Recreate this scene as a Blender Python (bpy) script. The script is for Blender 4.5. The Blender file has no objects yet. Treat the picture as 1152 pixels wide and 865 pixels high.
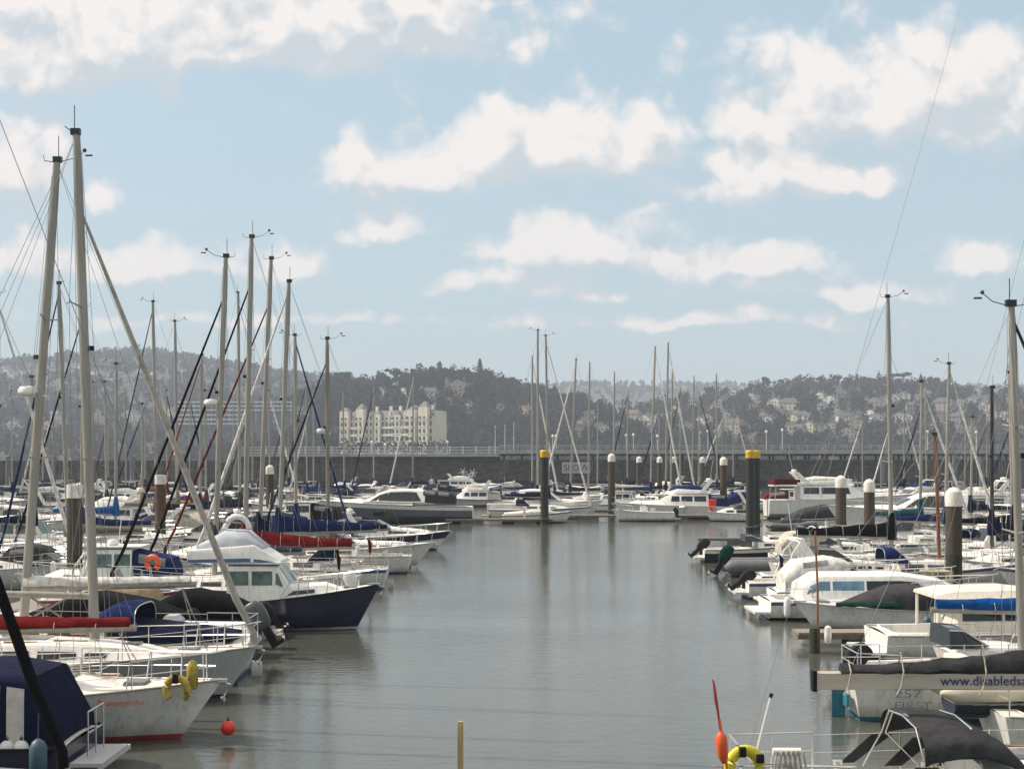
import bpy, math, random
import numpy as np
from mathutils import Vector, Matrix

random.seed(7)
RNG = np.random.default_rng(11)
SC = bpy.context.scene
COL = SC.collection
R = math.radians
F = 1582.0          # focal length in photo pixels (photo is 1152 wide)
EYE = 6.0           # eye height above the water
YH = 520.0          # pixel row of the horizon
PI = math.pi

# ------------------------------------------------------------------ camera
cam_d = bpy.data.cameras.new('camera')
cam_d.sensor_width = 36.0
cam_d.lens = F / 1152 * 36
cam_d.shift_y = (YH - 432.5) / 1152
cam_d.clip_start = 0.5
cam_d.clip_end = 30000
cam = bpy.data.objects.new('camera', cam_d)
cam.location = (0, 0, EYE)
cam.rotation_euler = (R(90), 0, 0)
COL.objects.link(cam)
SC.camera = cam

# ------------------------------------------------------------------ render settings and exposure
SC.view_settings.view_transform = 'Standard'
SC.view_settings.look = 'None'
SC.view_settings.exposure = 0.18
SC.view_settings.gamma = 1
SC.render.engine = 'CYCLES'
cy = SC.cycles
cy.use_denoising = True
try:
    cy.denoiser = 'OPENIMAGEDENOISE'
except Exception:
    pass
cy.use_adaptive_sampling = True
cy.adaptive_threshold = 0.025
cy.max_bounces = 5
cy.diffuse_bounces = 2
cy.glossy_bounces = 3
cy.transmission_bounces = 2
cy.transparent_max_bounces = 6
cy.volume_bounces = 0
cy.caustics_reflective = False
cy.caustics_refractive = False
SC.render.film_transparent = False

# ------------------------------------------------------------------ sun and sky
SUN_ELEV = 44.0
SUN_AZ = -80.0      # degrees clockwise from the view direction (+Y); negative is left of the camera
sa = R(SUN_AZ)
SUN_DIR = Vector((math.sin(sa) * math.cos(R(SUN_ELEV)), math.cos(sa) * math.cos(R(SUN_ELEV)), math.sin(R(SUN_ELEV))))
sd = bpy.data.lights.new('sun', 'SUN')
sd.energy = 5.0
sd.angle = R(0.6)
sd.color = (1.0, 0.90, 0.78)
sun = bpy.data.objects.new('sun', sd)
sun.rotation_euler = SUN_DIR.to_track_quat('Z', 'Y').to_euler()
sun.location = (-60, -20, 80)
COL.objects.link(sun)

W = bpy.data.worlds.new('World')
SC.world = W
W.use_nodes = True
nt = W.node_tree
nt.nodes.clear()
ND = nt.nodes.new
LK = nt.links.new
out = ND('ShaderNodeOutputWorld')
sky = ND('ShaderNodeTexSky')
sky.sky_type = 'NISHITA'
sky.sun_disc = False
sky.sun_elevation = R(SUN_ELEV)
sky.sun_rotation = R(SUN_AZ)
sky.altitude = 10
sky.air_density = 1.0
sky.dust_density = 2.4
sky.ozone_density = 1.2
SKY_STRENGTH = 0.125


def cloud_group(blobs):
    """Node group: direction (u, v) -> cloud density. u = x/y, v = z/y of the sky direction."""
    g = bpy.data.node_groups.new('cloud_density', 'ShaderNodeTree')
    g.interface.new_socket('UV', in_out='INPUT', socket_type='NodeSocketVector')
    g.interface.new_socket('D', in_out='OUTPUT', socket_type='NodeSocketFloat')
    gi = g.nodes.new('NodeGroupInput')
    go = g.nodes.new('NodeGroupOutput')
    acc = None
    n1 = g.nodes.new('ShaderNodeTexNoise')
    n1.inputs['Scale'].default_value = 26
    n1.inputs['Detail'].default_value = 7
    n1.inputs['Roughness'].default_value = 0.54
    g.links.new(gi.outputs[0], n1.inputs['Vector'])
    n0 = g.nodes.new('ShaderNodeTexNoise')
    n0.inputs['Scale'].default_value = 18
    n0.inputs['Detail'].default_value = 4
    g.links.new(gi.outputs[0], n0.inputs['Vector'])
    # warp the coordinate for billowy outlines
    off = g.nodes.new('ShaderNodeVectorMath'); off.operation = 'SUBTRACT'
    off.inputs[1].default_value = (.5, .5, .5)
    g.links.new(n0.outputs['Color'], off.inputs[0])
    offs = g.nodes.new('ShaderNodeVectorMath'); offs.operation = 'MULTIPLY'
    offs.inputs[1].default_value = (.045, .035, 0)
    g.links.new(off.outputs[0], offs.inputs[0])
    uv = g.nodes.new('ShaderNodeVectorMath'); uv.operation = 'ADD'
    g.links.new(gi.outputs[0], uv.inputs[0])
    g.links.new(offs.outputs[0], uv.inputs[1])
    for (cx, cyy, rx, ry, wt) in blobs:
        u0, v0 = (cx - 576) / F, (YH - cyy) / F
        a, b = rx * 1.04 / F, ry * 1.2 / F
        s = g.nodes.new('ShaderNodeVectorMath'); s.operation = 'SUBTRACT'
        s.inputs[1].default_value = (u0, v0, 0)
        g.links.new(uv.outputs[0], s.inputs[0])
        m = g.nodes.new('ShaderNodeVectorMath'); m.operation = 'MULTIPLY'
        m.inputs[1].default_value = (1 / a, 1 / b, 0)
        g.links.new(s.outputs[0], m.inputs[0])
        m2 = g.nodes.new('ShaderNodeVectorMath'); m2.operation = 'MULTIPLY'
        m2.inputs[1].default_value = (-1, -1.9, 0)
        g.links.new(m.outputs[0], m2.inputs[0])
        mx = g.nodes.new('ShaderNodeVectorMath'); mx.operation = 'MAXIMUM'
        g.links.new(m.outputs[0], mx.inputs[0])
        g.links.new(m2.outputs[0], mx.inputs[1])
        ln = g.nodes.new('ShaderNodeVectorMath'); ln.operation = 'LENGTH'
        g.links.new(mx.outputs[0], ln.inputs[0])
        d = g.nodes.new('ShaderNodeMath'); d.operation = 'MULTIPLY_ADD'
        d.inputs[1].default_value = -1
        d.inputs[2].default_value = wt
        g.links.new(ln.outputs['Value'], d.inputs[0])
        if acc is None:
            acc = d
        else:
            x = g.nodes.new('ShaderNodeMath'); x.operation = 'SMOOTH_MAX'
            x.inputs[2].default_value = .18
            g.links.new(acc.outputs[0], x.inputs[0])
            g.links.new(d.outputs[0], x.inputs[1])
            acc = x
    nn = g.nodes.new('ShaderNodeMath'); nn.operation = 'MULTIPLY_ADD'
    nn.inputs[1].default_value = 1.15
    nn.inputs[2].default_value = -.03
    g.links.new(n1.outputs[0], nn.inputs[0])
    vo = g.nodes.new('ShaderNodeTexVoronoi')     # rounded heads of the cumulus
    vo.inputs['Scale'].default_value = 26
    vo.inputs['Detail'].default_value = 2.5
    vo.inputs['Roughness'].default_value = .55
    g.links.new(uv.outputs[0], vo.inputs['Vector'])
    vm = g.nodes.new('ShaderNodeMath'); vm.operation = 'MULTIPLY_ADD'
    vm.inputs[1].default_value = -.85
    g.links.new(vo.outputs['Distance'], vm.inputs[0])
    vm.inputs[2].default_value = .42
    nv = g.nodes.new('ShaderNodeMath'); nv.operation = 'ADD'
    g.links.new(nn.outputs[0], nv.inputs[0]); g.links.new(vm.outputs[0], nv.inputs[1])
    nn = nv
    ad = g.nodes.new('ShaderNodeMath'); ad.operation = 'ADD'
    g.links.new(acc.outputs[0], ad.inputs[0])
    g.links.new(nn.outputs[0], ad.inputs[1])
    g.links.new(ad.outputs[0], go.inputs[0])
    return g


CLOUDS = [
    (110, 45, 190, 80, 1.15), (330, 25, 220, 85, 1.15), (470, 20, 100, 60, 1.0), (60, 95, 100, 32, .85), (250, 70, 200, 40, .95),
    (985, 128, 185, 74, 1.12), (1062, 108, 100, 78, 1.1), (865, 142, 95, 48, 1.0), (1150, 132, 90, 62, 1.05), (922, 92, 50, 46, .95),
    (632, 172, 118, 56, 1.1), (480, 194, 105, 36, 1.05), (560, 184, 100, 48, 1.0), (722, 178, 66, 36, .92), (404, 176, 30, 24, 1.0),
    (870, 206, 150, 30, 1.0), (812, 182, 52, 30, .85), (905, 192, 60, 26, .9),
    (435, 258, 56, 26, 1.0),
    (655, 282, 125, 42, .98), (845, 304, 108, 32, .92), (582, 284, 46, 28, .92), (735, 290, 60, 30, .85),
    (570, 320, 130, 24, .7), (695, 330, 55, 18, .75), (945, 328, 150, 20, .7),
    (180, 300, 130, 28, .9), (15, 205, 75, 60, .95), (105, 215, 36, 30, .85), (25, 300, 75, 42, .75), (330, 295, 40, 24, .85),
    (1100, 293, 52, 22, .95), (760, 362, 360, 16, .55), (300, 360, 300, 18, .5),
    (540, 2, 110, 22, .6),
    # above and to the sides of the frame
    (500, -420, 520, 160, 1.0), (1500, -260, 380, 160, 1.0), (-420, -200, 420, 150, 1.0), (900, -760, 600, 240, 1.0),
    (-300, 250, 260, 60, .9), (1500, 230, 260, 60, .9), (100, -1200, 900, 400, 1.0), (1800, -1300, 700, 300, 1.0),
]
CG = cloud_group(CLOUDS)
tc = ND('ShaderNodeTexCoord')
sep = ND('ShaderNodeSeparateXYZ')
LK(tc.outputs['Generated'], sep.inputs[0])


def wm(op, a, b=None, c=None):
    n = ND('ShaderNodeMath'); n.operation = op
    for i, x in enumerate((a, b, c)):
        if x is None: continue
        if isinstance(x, (int, float)): n.inputs[i].default_value = x
        else: LK(x, n.inputs[i])
    return n.outputs[0]


ay = wm('MAXIMUM', wm('ABSOLUTE', sep.outputs['Y']), .08)
uu = wm('DIVIDE', sep.outputs['X'], ay)
vv = wm('DIVIDE', sep.outputs['Z'], ay)
cmb = ND('ShaderNodeCombineXYZ')
LK(uu, cmb.inputs[0]); LK(vv, cmb.inputs[1])
g1 = ND('ShaderNodeGroup'); g1.node_tree = CG
LK(cmb.outputs[0], g1.inputs[0])
offv = ND('ShaderNodeVectorMath'); offv.operation = 'ADD'
offv.inputs[1].default_value = (-.010, .022, 0)
LK(cmb.outputs[0], offv.inputs[0])
g2 = ND('ShaderNodeGroup'); g2.node_tree = CG
LK(offv.outputs[0], g2.inputs[0])
mr = ND('ShaderNodeMapRange'); mr.interpolation_type = 'SMOOTHSTEP'
mr.inputs['From Min'].default_value = -.20
mr.inputs['From Max'].default_value = .58
mr.inputs['To Max'].default_value = .92
LK(g1.outputs[0], mr.inputs['Value'])
dif = wm('SUBTRACT', g1.outputs[0], g2.outputs[0])
shade = wm('MULTIPLY_ADD', dif, 1.5, .40)
shade_c = ND('ShaderNodeClamp'); LK(shade, shade_c.inputs[0])
ramp = ND('ShaderNodeMix'); ramp.data_type = 'RGBA'
ramp.inputs['A'].default_value = (4.5, 4.9, 5.2, 1)
ramp.inputs['B'].default_value = (7.4, 6.85, 6.5, 1)
LK(shade_c.outputs[0], ramp.inputs['Factor'])
mixc = ND('ShaderNodeMix'); mixc.data_type = 'RGBA'
LK(mr.outputs[0], mixc.inputs['Factor'])
# the thin spring air pales the blue a little
pale = ND('ShaderNodeMix'); pale.data_type = 'RGBA'
pale.inputs['Factor'].default_value = .6
pale.inputs['B'].default_value = (4.2, 5.5, 5.95, 1)
LK(sky.outputs[0], pale.inputs['A'])
LK(pale.outputs['Result'], mixc.inputs['A'])
LK(ramp.outputs['Result'], mixc.inputs['B'])
added_veil_n = ND('ShaderNodeTexNoise'); added_veil_n.inputs['Scale'].default_value = 2.2; added_veil_n.inputs['Detail'].default_value = 4  # bright high cloud added above the view to lighten the water's reflections
LK(tc.outputs['Generated'], added_veil_n.inputs['Vector'])
added_veil_h = ND('ShaderNodeMapRange'); added_veil_h.interpolation_type = 'SMOOTHSTEP'
added_veil_h.inputs['From Min'].default_value = .31; added_veil_h.inputs['From Max'].default_value = .7
LK(sep.outputs['Z'], added_veil_h.inputs['Value'])
added_veil_k = ND('ShaderNodeMapRange')
added_veil_k.inputs['From Min'].default_value = .35; added_veil_k.inputs['From Max'].default_value = .62
added_veil_k.inputs['To Min'].default_value = .7; added_veil_k.inputs['To Max'].default_value = 1.0
LK(added_veil_n.outputs[0], added_veil_k.inputs['Value'])
added_veil = ND('ShaderNodeMix'); added_veil.data_type = 'RGBA'
LK(wm('MULTIPLY', added_veil_h.outputs[0], added_veil_k.outputs[0]), added_veil.inputs['Factor'])
LK(mixc.outputs['Result'], added_veil.inputs['A'])
added_veil.inputs['B'].default_value = (8.0, 7.2, 6.6, 1)
bg = ND('ShaderNodeBackground')
bg.inputs['Strength'].default_value = SKY_STRENGTH
LK(added_veil.outputs['Result'], bg.inputs['Color'])
LK(bg.outputs[0], out.inputs['Surface'])
HAZE_DENSITY = 0.00025

# ------------------------------------------------------------------ materials
MATS = {}


def mat(name, col, rough=.5, metal=0.0, var=.10, scale=2.5, bump=0.0, bscale=20, streak=0.0, stretch=(1, 1, 1), spec=.5, col2=None, coat=0.0, bdist=.05, wl=0.0):
    """Principled material with noise-driven variation of its own colour (wear, dirt, weave)."""
    if name in MATS:
        return MATS[name]
    m = bpy.data.materials.new(name)
    m.use_nodes = True
    n = m.node_tree.nodes
    l = m.node_tree.links
    b = n['Principled BSDF']
    b.inputs['Roughness'].default_value = rough
    b.inputs['Metallic'].default_value = metal
    b.inputs['Specular IOR Level'].default_value = spec
    if coat: b.inputs['Coat Weight'].default_value = coat
    t = n.new('ShaderNodeTexCoord')
    oi = n.new('ShaderNodeObjectInfo')
    mp = n.new('ShaderNodeMapping')
    mp.inputs['Scale'].default_value = stretch
    l.new(t.outputs['Object'], mp.inputs['Vector'])
    l.new(oi.outputs['Random'], mp.inputs['Location'])
    ns = n.new('ShaderNodeTexNoise')
    ns.inputs['Scale'].default_value = scale
    ns.inputs['Detail'].default_value = 5
    ns.inputs['Roughness'].default_value = .62
    l.new(mp.outputs[0], ns.inputs['Vector'])
    r = n.new('ShaderNodeValToRGB')
    c = Vector(col)
    c2 = Vector(col2) if col2 else c * (1 - 2.2 * var)
    r.color_ramp.elements[0].position = .3
    r.color_ramp.elements[1].position = .66
    r.color_ramp.elements[0].color = (*c2, 1)
    r.color_ramp.elements[1].color = (*(c * (1 + (0 if col2 else var))), 1)
    l.new(ns.outputs[0], r.inputs[0])
    cout = r.outputs[0]
    if streak:
        mp2 = n.new('ShaderNodeMapping')
        mp2.inputs['Scale'].default_value = (5, 5, .35)
        l.new(t.outputs['Object'], mp2.inputs['Vector'])
        l.new(oi.outputs['Random'], mp2.inputs['Location'])
        n2 = n.new('ShaderNodeTexNoise')
        n2.inputs['Scale'].default_value = 2.2
        n2.inputs['Detail'].default_value = 4
        l.new(mp2.outputs[0], n2.inputs['Vector'])
        mr_ = n.new('ShaderNodeMapRange')
        mr_.inputs['From Min'].default_value = .52
        mr_.inputs['From Max'].default_value = .8
        mr_.inputs['To Max'].default_value = streak
        l.new(n2.outputs[0], mr_.inputs['Value'])
        mx = n.new('ShaderNodeMix'); mx.data_type = 'RGBA'
        mx.inputs['B'].default_value = (.16, .13, .09, 1)
        l.new(mr_.outputs[0], mx.inputs['Factor'])
        l.new(cout, mx.inputs['A'])
        cout = mx.outputs['Result']
    if wl:      # the brown tide line that salt water leaves along a hull
        sz = n.new('ShaderNodeSeparateXYZ'); l.new(t.outputs['Object'], sz.inputs[0])
        ma = n.new('ShaderNodeMath'); ma.operation = 'MULTIPLY_ADD'; ma.inputs[1].default_value = .5; ma.inputs[2].default_value = -.25
        l.new(ns.outputs[0], ma.inputs[0])
        mb_ = n.new('ShaderNodeMath'); mb_.operation = 'ADD'; l.new(sz.outputs['Z'], mb_.inputs[0]); l.new(ma.outputs[0], mb_.inputs[1])
        mw = n.new('ShaderNodeMapRange'); mw.inputs['From Min'].default_value = .42; mw.inputs['From Max'].default_value = .02; mw.inputs['To Max'].default_value = wl
        l.new(mb_.outputs[0], mw.inputs['Value'])
        mx3 = n.new('ShaderNodeMix'); mx3.data_type = 'RGBA'; mx3.inputs['B'].default_value = (.20, .17, .11, 1)
        l.new(mw.outputs[0], mx3.inputs['Factor']); l.new(cout, mx3.inputs['A']); cout = mx3.outputs['Result']
    l.new(cout, b.inputs['Base Color'])
    if bump:
        n3 = n.new('ShaderNodeTexNoise')
        n3.inputs['Scale'].default_value = bscale
        n3.inputs['Detail'].default_value = 4
        l.new(mp.outputs[0], n3.inputs['Vector'])
        bp = n.new('ShaderNodeBump')
        bp.inputs['Strength'].default_value = bump
        bp.inputs['Distance'].default_value = bdist
        l.new(n3.outputs[0], bp.inputs['Height'])
        l.new(bp.outputs[0], b.inputs['Normal'])
    MATS[name] = m
    return m


GEL = mat('gelcoat_white', (.80, .78, .73), .26, var=.05, streak=.4, wl=.6)
GELC = mat('gelcoat_cream', (.70, .66, .56), .35, var=.06, streak=.4, wl=.6)
GELG = mat('gelcoat_light_grey', (.44, .445, .44), .35, var=.06, streak=.35, wl=.6)
DECKM = mat('deck_nonslip', (.66, .64, .58), .6, var=.08, scale=6)
TEAK = mat('teak', (.30, .20, .12), .6, var=.18, stretch=(1, 8, 1))
NAVYH = mat('hull_navy', (.016, .022, .05), .2, var=.12, coat=.3)
GREYH = mat('hull_grey', (.115, .125, .135), .25, var=.08, coat=.3)
BLACKH = mat('hull_black', (.012, .012, .014), .3, var=.15)
MIDBLUE = mat('stripe_blue', (.05, .11, .26), .35)
REDS = mat('stripe_red', (.33, .04, .035), .4)
TEALP = mat('antifoul_teal', (.03, .17, .22), .55, var=.2)
ANTIF = mat('antifoul_dark', (.02, .03, .045), .6, var=.25)
ANTIR = mat('antifoul_red', (.16, .03, .025), .6, var=.25)
STRIPES = {'white': GEL, 'blue': MIDBLUE, 'red': REDS, 'navy': NAVYH, 'grey': GREYH, 'black': BLACKH, 'teal': TEALP, 'none': None}
HULLS = {'white': GEL, 'cream': GELC, 'pale grey': GELG, 'navy': NAVYH, 'grey': GREYH, 'black': BLACKH}
GLASS = mat('dark_glass', (.012, .016, .02), .07, var=.2, spec=.6)
GLASSG = mat('green_tint_glass', (.10, .17, .14), .08, var=.3)
VINYL = mat('clear_vinyl', (.20, .20, .19), .18, var=.25)
VINYLP = mat('pale_vinyl', (.45, .44, .40), .25, var=.15)
ALU = mat('mast_alloy', (.32, .30, .26), .45, .25, var=.10, scale=1.5, stretch=(4, 4, .4))
ALUD = mat('mast_alloy_dull', (.24, .21, .17), .5, .25, var=.12, scale=1.5, stretch=(4, 4, .4))
ALUBLK = mat('mast_black', (.025, .025, .028), .4, .1)
WOODSPAR = mat('varnished_spar', (.20, .085, .035), .4, var=.2, stretch=(3, 3, .5))
STEEL = mat('stainless', (.62, .62, .60), .25, .8, var=.05)
WIRE = mat('rigging_wire', (.20, .20, .20), .5, .5, var=.05)
ROPE = mat('rope', (.42, .38, .31), .9, var=.2, scale=12)
ROPED = mat('dark_rope', (.05, .05, .06), .9, var=.2)
RUBBER = mat('black_rubber', (.010, .010, .011), .5, var=.2, spec=.22)
PLW = mat('white_plastic', (.72, .71, .68), .4, var=.05)
PLG = mat('grey_plastic', (.07, .072, .076), .4, var=.12)
REDP = mat('red_plastic', (.72, .04, .02), .4, var=.1)
ORANGEP = mat('orange_plastic', (.72, .10, .02), .45, var=.12)
YELLOWP = mat('yellow_foam', (.62, .56, .04), .6, var=.12)
OLDYEL = mat('faded_yellow_foam', (.42, .31, .05), .7, var=.25, scale=9)
CANVAS = {}
for nm, c in {'navy': (.007, .010, .032), 'blue': (.010, .021, .085), 'bright blue': (.007, .075, .26), 'red': (.15, .012, .012), 'burgundy': (.10, .012, .018),
              'black': (.006, .006, .007), 'grey': (.045, .045, .048), 'pale grey': (.36, .34, .30), 'dark green': (.010, .045, .034), 'cream': (.50, .46, .38), 'white': (.62, .61, .57), 'tan': (.33, .25, .16),
              'slate': (.045, .06, .085), 'teal': (.01, .07, .09), 'olive': (.16, .17, .11)}.items():
    CANVAS[nm] = mat('canvas_' + nm.replace(' ', '_'), c, .85, var=.16, scale=3.5, bump=.5, bscale=3.2, spec=.07, bdist=.10)
PILE = mat('pile_steel', (.040, .034, .024), .75, var=.3, scale=3, bump=.3, col2=(.062, .042, .024))
PILEW = mat('weed_and_barnacles', (.045, .05, .022), .95, var=.35, scale=6, bump=.8, bscale=14, col2=(.02, .022, .012))
PILEB = mat('pile_black', (.016, .017, .018), .6, var=.25, scale=3)
RUST = mat('rusty_steel', (.11, .05, .024), .8, var=.3, scale=5, col2=(.055, .03, .018))
CAPW = mat('pile_cap_white', (.66, .64, .58), .5, var=.08, scale=4)
CAPY = mat('pile_cap_yellow', (.62, .36, .01), .5, var=.1)
PONT = mat('pontoon_decking', (.24, .21, .17), .8, var=.2, scale=3, stretch=(8, 1, 1))
CONC = mat('concrete_float', (.20, .19, .17), .9, var=.2, bump=.3)
STONE = mat('harbour_stone', (.066, .058, .05), .95, var=.34, scale=.5, bump=.8, bscale=2, streak=.6, stretch=(1, 1, 2.5))
STONEP = mat('pale_concrete', (.36, .36, .34), .9, var=.12, scale=.5)
PIERU = mat('pier_underside', (.10, .098, .092), .9, var=.2, scale=.5)
RAILW = mat('white_railing', (.60, .60, .58), .5, var=.06)
SKIN = mat('skin', (.42, .26, .19), .6)
CLOTHD = mat('dark_clothes', (.03, .03, .04), .9)
CLOTHW = mat('white_shirt', (.65, .64, .62), .9)
PLY = mat('plywood', (.42, .27, .13), .7, var=.2, stretch=(1, 6, 1))


# ------------------------------------------------------------------ mesh helpers
class MB:
    def __init__(s):
        s.v = []; s.f = []; s.mi = []

    def add(s, verts, faces, mi=0):
        o = len(s.v)
        s.v += [tuple(p) for p in verts]
        for f in faces:
            s.f.append(tuple(i + o for i in f)); s.mi.append(mi)

    def box(s, c, d, rz=0.0, ry=0.0, taper=1.0, mi=0):
        hx, hy, hz = d[0] / 2, d[1] / 2, d[2] / 2
        vs = []
        M = Matrix.Rotation(rz, 3, 'Z') @ Matrix.Rotation(ry, 3, 'Y')
        for z in (-hz, hz):
            t = taper if z > 0 else 1
            for x, y in ((-hx, -hy), (hx, -hy), (hx, hy), (-hx, hy)):
                vs.append(M @ Vector((x * t, y * t, z)) + Vector(c))
        s.add(vs, [(3, 2, 1, 0), (4, 5, 6, 7), (0, 1, 5, 4), (1, 2, 6, 5), (2, 3, 7, 6), (3, 0, 4, 7)], mi)

    def loft(s, secs, closed=True, cap0=True, cap1=True, mi=0):
        n = len(secs[0])
        o = len(s.v)
        for q in secs: s.v += [tuple(p) for p in q]
        for i in range(len(secs) - 1):
            for j in range(n if closed else n - 1):
                a = o + i * n + j; b = o + i * n + (j + 1) % n
                s.f.append((a, b, b + n, a + n)); s.mi.append(mi)
        if cap0: s.f.append(tuple(o + j for j in reversed(range(n)))); s.mi.append(mi)
        if cap1: s.f.append(tuple(o + (len(secs) - 1) * n + j for j in range(n))); s.mi.append(mi)

    def tube(s, pts, r, n=6, r1=None, cap=True, mi=0, squash=1.0):
        pts = [Vector(p) for p in pts]
        L = len(pts)
        secs = []
        up = Vector((0, 0, 1))
        for i, p in enumerate(pts):
            d = (pts[min(i + 1, L - 1)] - pts[max(i - 1, 0)])
            if d.length < 1e-9: d = Vector((1, 0, 0))
            d.normalize()
            a = up if abs(d.z) < .95 else Vector((1, 0, 0))
            x = d.cross(a).normalized(); y = x.cross(d).normalized()
            rr = r if r1 is None else r + (r1 - r) * i / max(1, L - 1)
            if isinstance(r, (list, tuple)): rr = r[i]
            secs.append([p + x * rr * squash * math.cos(2 * PI * k / n) + y * rr * math.sin(2 * PI * k / n) for k in range(n)])
        s.loft(secs, True, cap, cap, mi)

    def lathe(s, prof, c=(0, 0, 0), n=12, mi=0, axis='z'):
        secs = []
        for (r, z) in prof:
            q = []
            for k in range(n):
                a = 2 * PI * k / n
                p = (r * math.cos(a), r * math.sin(a), z)
                if axis == 'x': p = (z, p[0], p[1])
                if axis == 'y': p = (p[0], z, p[1])
                q.append((p[0] + c[0], p[1] + c[1], p[2] + c[2]))
            secs.append(q)
        s.loft(secs, True, True, True, mi)

    def ball(s, c, r, n=10, m=6, sx=1, sy=1, sz=1, mi=0):
        prof = []
        secs = []
        for i in range(m + 1):
            t = -PI / 2 + PI * (i + (.001 if i == 0 else -.001 if i == m else 0)) / m
            secs.append([(c[0] + sx * r * math.cos(t) * math.cos(2 * PI * k / n), c[1] + sy * r * math.cos(t) * math.sin(2 * PI * k / n), c[2] + sz * r * math.sin(t)) for k in range(n)])
        s.loft(secs, True, True, True, mi)

    def torus(s, c, r, rr, a0=0, a1=2 * PI, n=20, k=8, plane='xz', mi=0, squash=1.0):
        pts = []
        closed = abs(a1 - a0 - 2 * PI) < 1e-4
        for i in range(n + 1):
            a = a0 + (a1 - a0) * i / n
            p = {'xz': (r * math.cos(a), 0, r * math.sin(a)), 'yz': (0, r * math.cos(a), r * math.sin(a)), 'xy': (r * math.cos(a), r * math.sin(a), 0)}[plane]
            pts.append((c[0] + p[0], c[1] + p[1], c[2] + p[2]))
        s.tube(pts, rr, k, cap=not closed, mi=mi, squash=squash)

    def sheet(s, p, q, t, mi=0):
        """strip between two polylines p, q thickened by t along its own normal"""
        n = len(p)
        P = [Vector(a) for a in p]; Q = [Vector(a) for a in q]
        secs = []
        for i in range(n):
            d = P[min(i + 1, n - 1)] - P[max(i - 1, 0)]
            nr = d.cross(Q[i] - P[i])
            if nr.length < 1e-9: nr = Vector((0, 0, 1))
            nr = nr.normalized() * t
            secs.append([P[i], Q[i], Q[i] + nr, P[i] + nr])
        s.loft(secs, True, True, True, mi)

    def build(s, name, mats, parent=None, smooth=None, loc=None):
        me = bpy.data.meshes.new(name)
        me.from_pydata(s.v, [], s.f)
        if not isinstance(mats, (list, tuple)): mats = [mats]
        for m in mats: me.materials.append(m)
        if len(mats) > 1:
            me.polygons.foreach_set('material_index', s.mi)
        if smooth:
            me.polygons.foreach_set('use_smooth', [True] * len(s.f))
            me.set_sharp_from_angle(angle=R(smooth))
        me.update()
        o = bpy.data.objects.new(name, me)
        COL.objects.link(o)
        if parent is not None: o.parent = parent
        if loc is not None: o.location = loc
        return o


def tag(o, label=None, cat=None, group=None, kind=None):
    if label: o['label'] = label
    if cat: o['category'] = cat
    if group: o['group'] = group
    if kind: o['kind'] = kind
    return o


def thing(name, label, cat, loc=(0, 0, 0), rz=0.0, group=None):
    o = bpy.data.objects.new(name, None)
    o.empty_display_size = .3
    o.location = loc
    o.rotation_euler = (0, 0, rz)
    COL.objects.link(o)
    return tag(o, label, cat, group)


def instance(me_obj, parent, name=None, loc=None, rz=0.0, scale=None):
    c = me_obj.copy()
    if name: c.name = name
    COL.objects.link(c)
    c.parent = parent
    if loc is not None: c.location = loc
    if rz: c.rotation_euler = (0, 0, rz)
    if scale is not None: c.scale = scale
    return c


def kids(o):
    return list(o.children)


def copy_thing(o, loc, rz=0.0, label=None, group=None, scale=None):
    r = o.copy(); COL.objects.link(r)
    r.location = loc; r.rotation_euler = (0, 0, rz)
    if scale is not None: r.scale = scale
    if label: r['label'] = label
    if group: r['group'] = group
    for ch in kids(o):
        c = ch.copy(); COL.objects.link(c); c.parent = r
        for g in kids(ch):
            d = g.copy(); COL.objects.link(d); d.parent = c
    return r


def X(px, Y): return (px - 576) * Y / F
def Z(py, Y): return EYE + (YH - py) * Y / F


ORD = ['first', 'second', 'third', 'fourth', 'fifth', 'sixth', 'seventh', 'eighth', 'ninth', 'tenth', 'eleventh', 'twelfth', 'thirteenth', 'fourteenth', 'fifteenth',
       'sixteenth', 'seventeenth', 'eighteenth', 'nineteenth', 'twentieth']


def ordw(i):
    if i < 20: return ORD[i]
    tens = ['', '', 'twenty', 'thirty', 'forty', 'fifty', 'sixty', 'seventy', 'eighty', 'ninety'][(i + 1) // 10]
    if (i + 1) % 10 == 0: return {20: 'twentieth', 30: 'thirtieth', 40: 'fortieth', 50: 'fiftieth', 60: 'sixtieth', 70: 'seventieth', 80: 'eightieth', 90: 'ninetieth'}[i + 1]
    return tens + '-' + ORD[i % 10]


AUTO = []   # (object, description, photo column, zone phrase): labels finished at the end, so that each is unique


def finish_labels():
    d = {}
    for (o, desc, px, zone) in AUTO: d.setdefault((desc, zone), []).append((px, o))
    for (desc, zone), lst in d.items():
        lst.sort(key=lambda t: t[0])
        n = len(lst)
        for i, (px, o) in enumerate(lst):
            if n == 1: o['label'] = f'{desc} {zone}'
            elif n == 2: o['label'] = f'{desc} {zone}, the {["left", "right"][i]} one of two'
            elif i == n - 1: o['label'] = f'{desc} {zone}, the rightmost'
            else: o['label'] = f'{desc} {zone}, {ordw(i)} from the left'


def text_obj(name, body, size, material, parent, loc, rot, extrude=.002, align='LEFT', xs=1.0):
    cu = bpy.data.curves.new(name, 'FONT')
    cu.body = body; cu.size = size; cu.extrude = extrude; cu.align_x = align
    t = bpy.data.objects.new(name, cu)
    COL.objects.link(t)
    dg = bpy.context.evaluated_depsgraph_get()
    me = bpy.data.meshes.new_from_object(t.evaluated_get(dg))
    bpy.data.objects.remove(t)
    me.materials.clear(); me.materials.append(material)
    o = bpy.data.objects.new(name, me)
    COL.objects.link(o)
    o.parent = parent; o.location = loc; o.rotation_euler = rot; o.scale = (xs, 1, 1)
    return o
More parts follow.
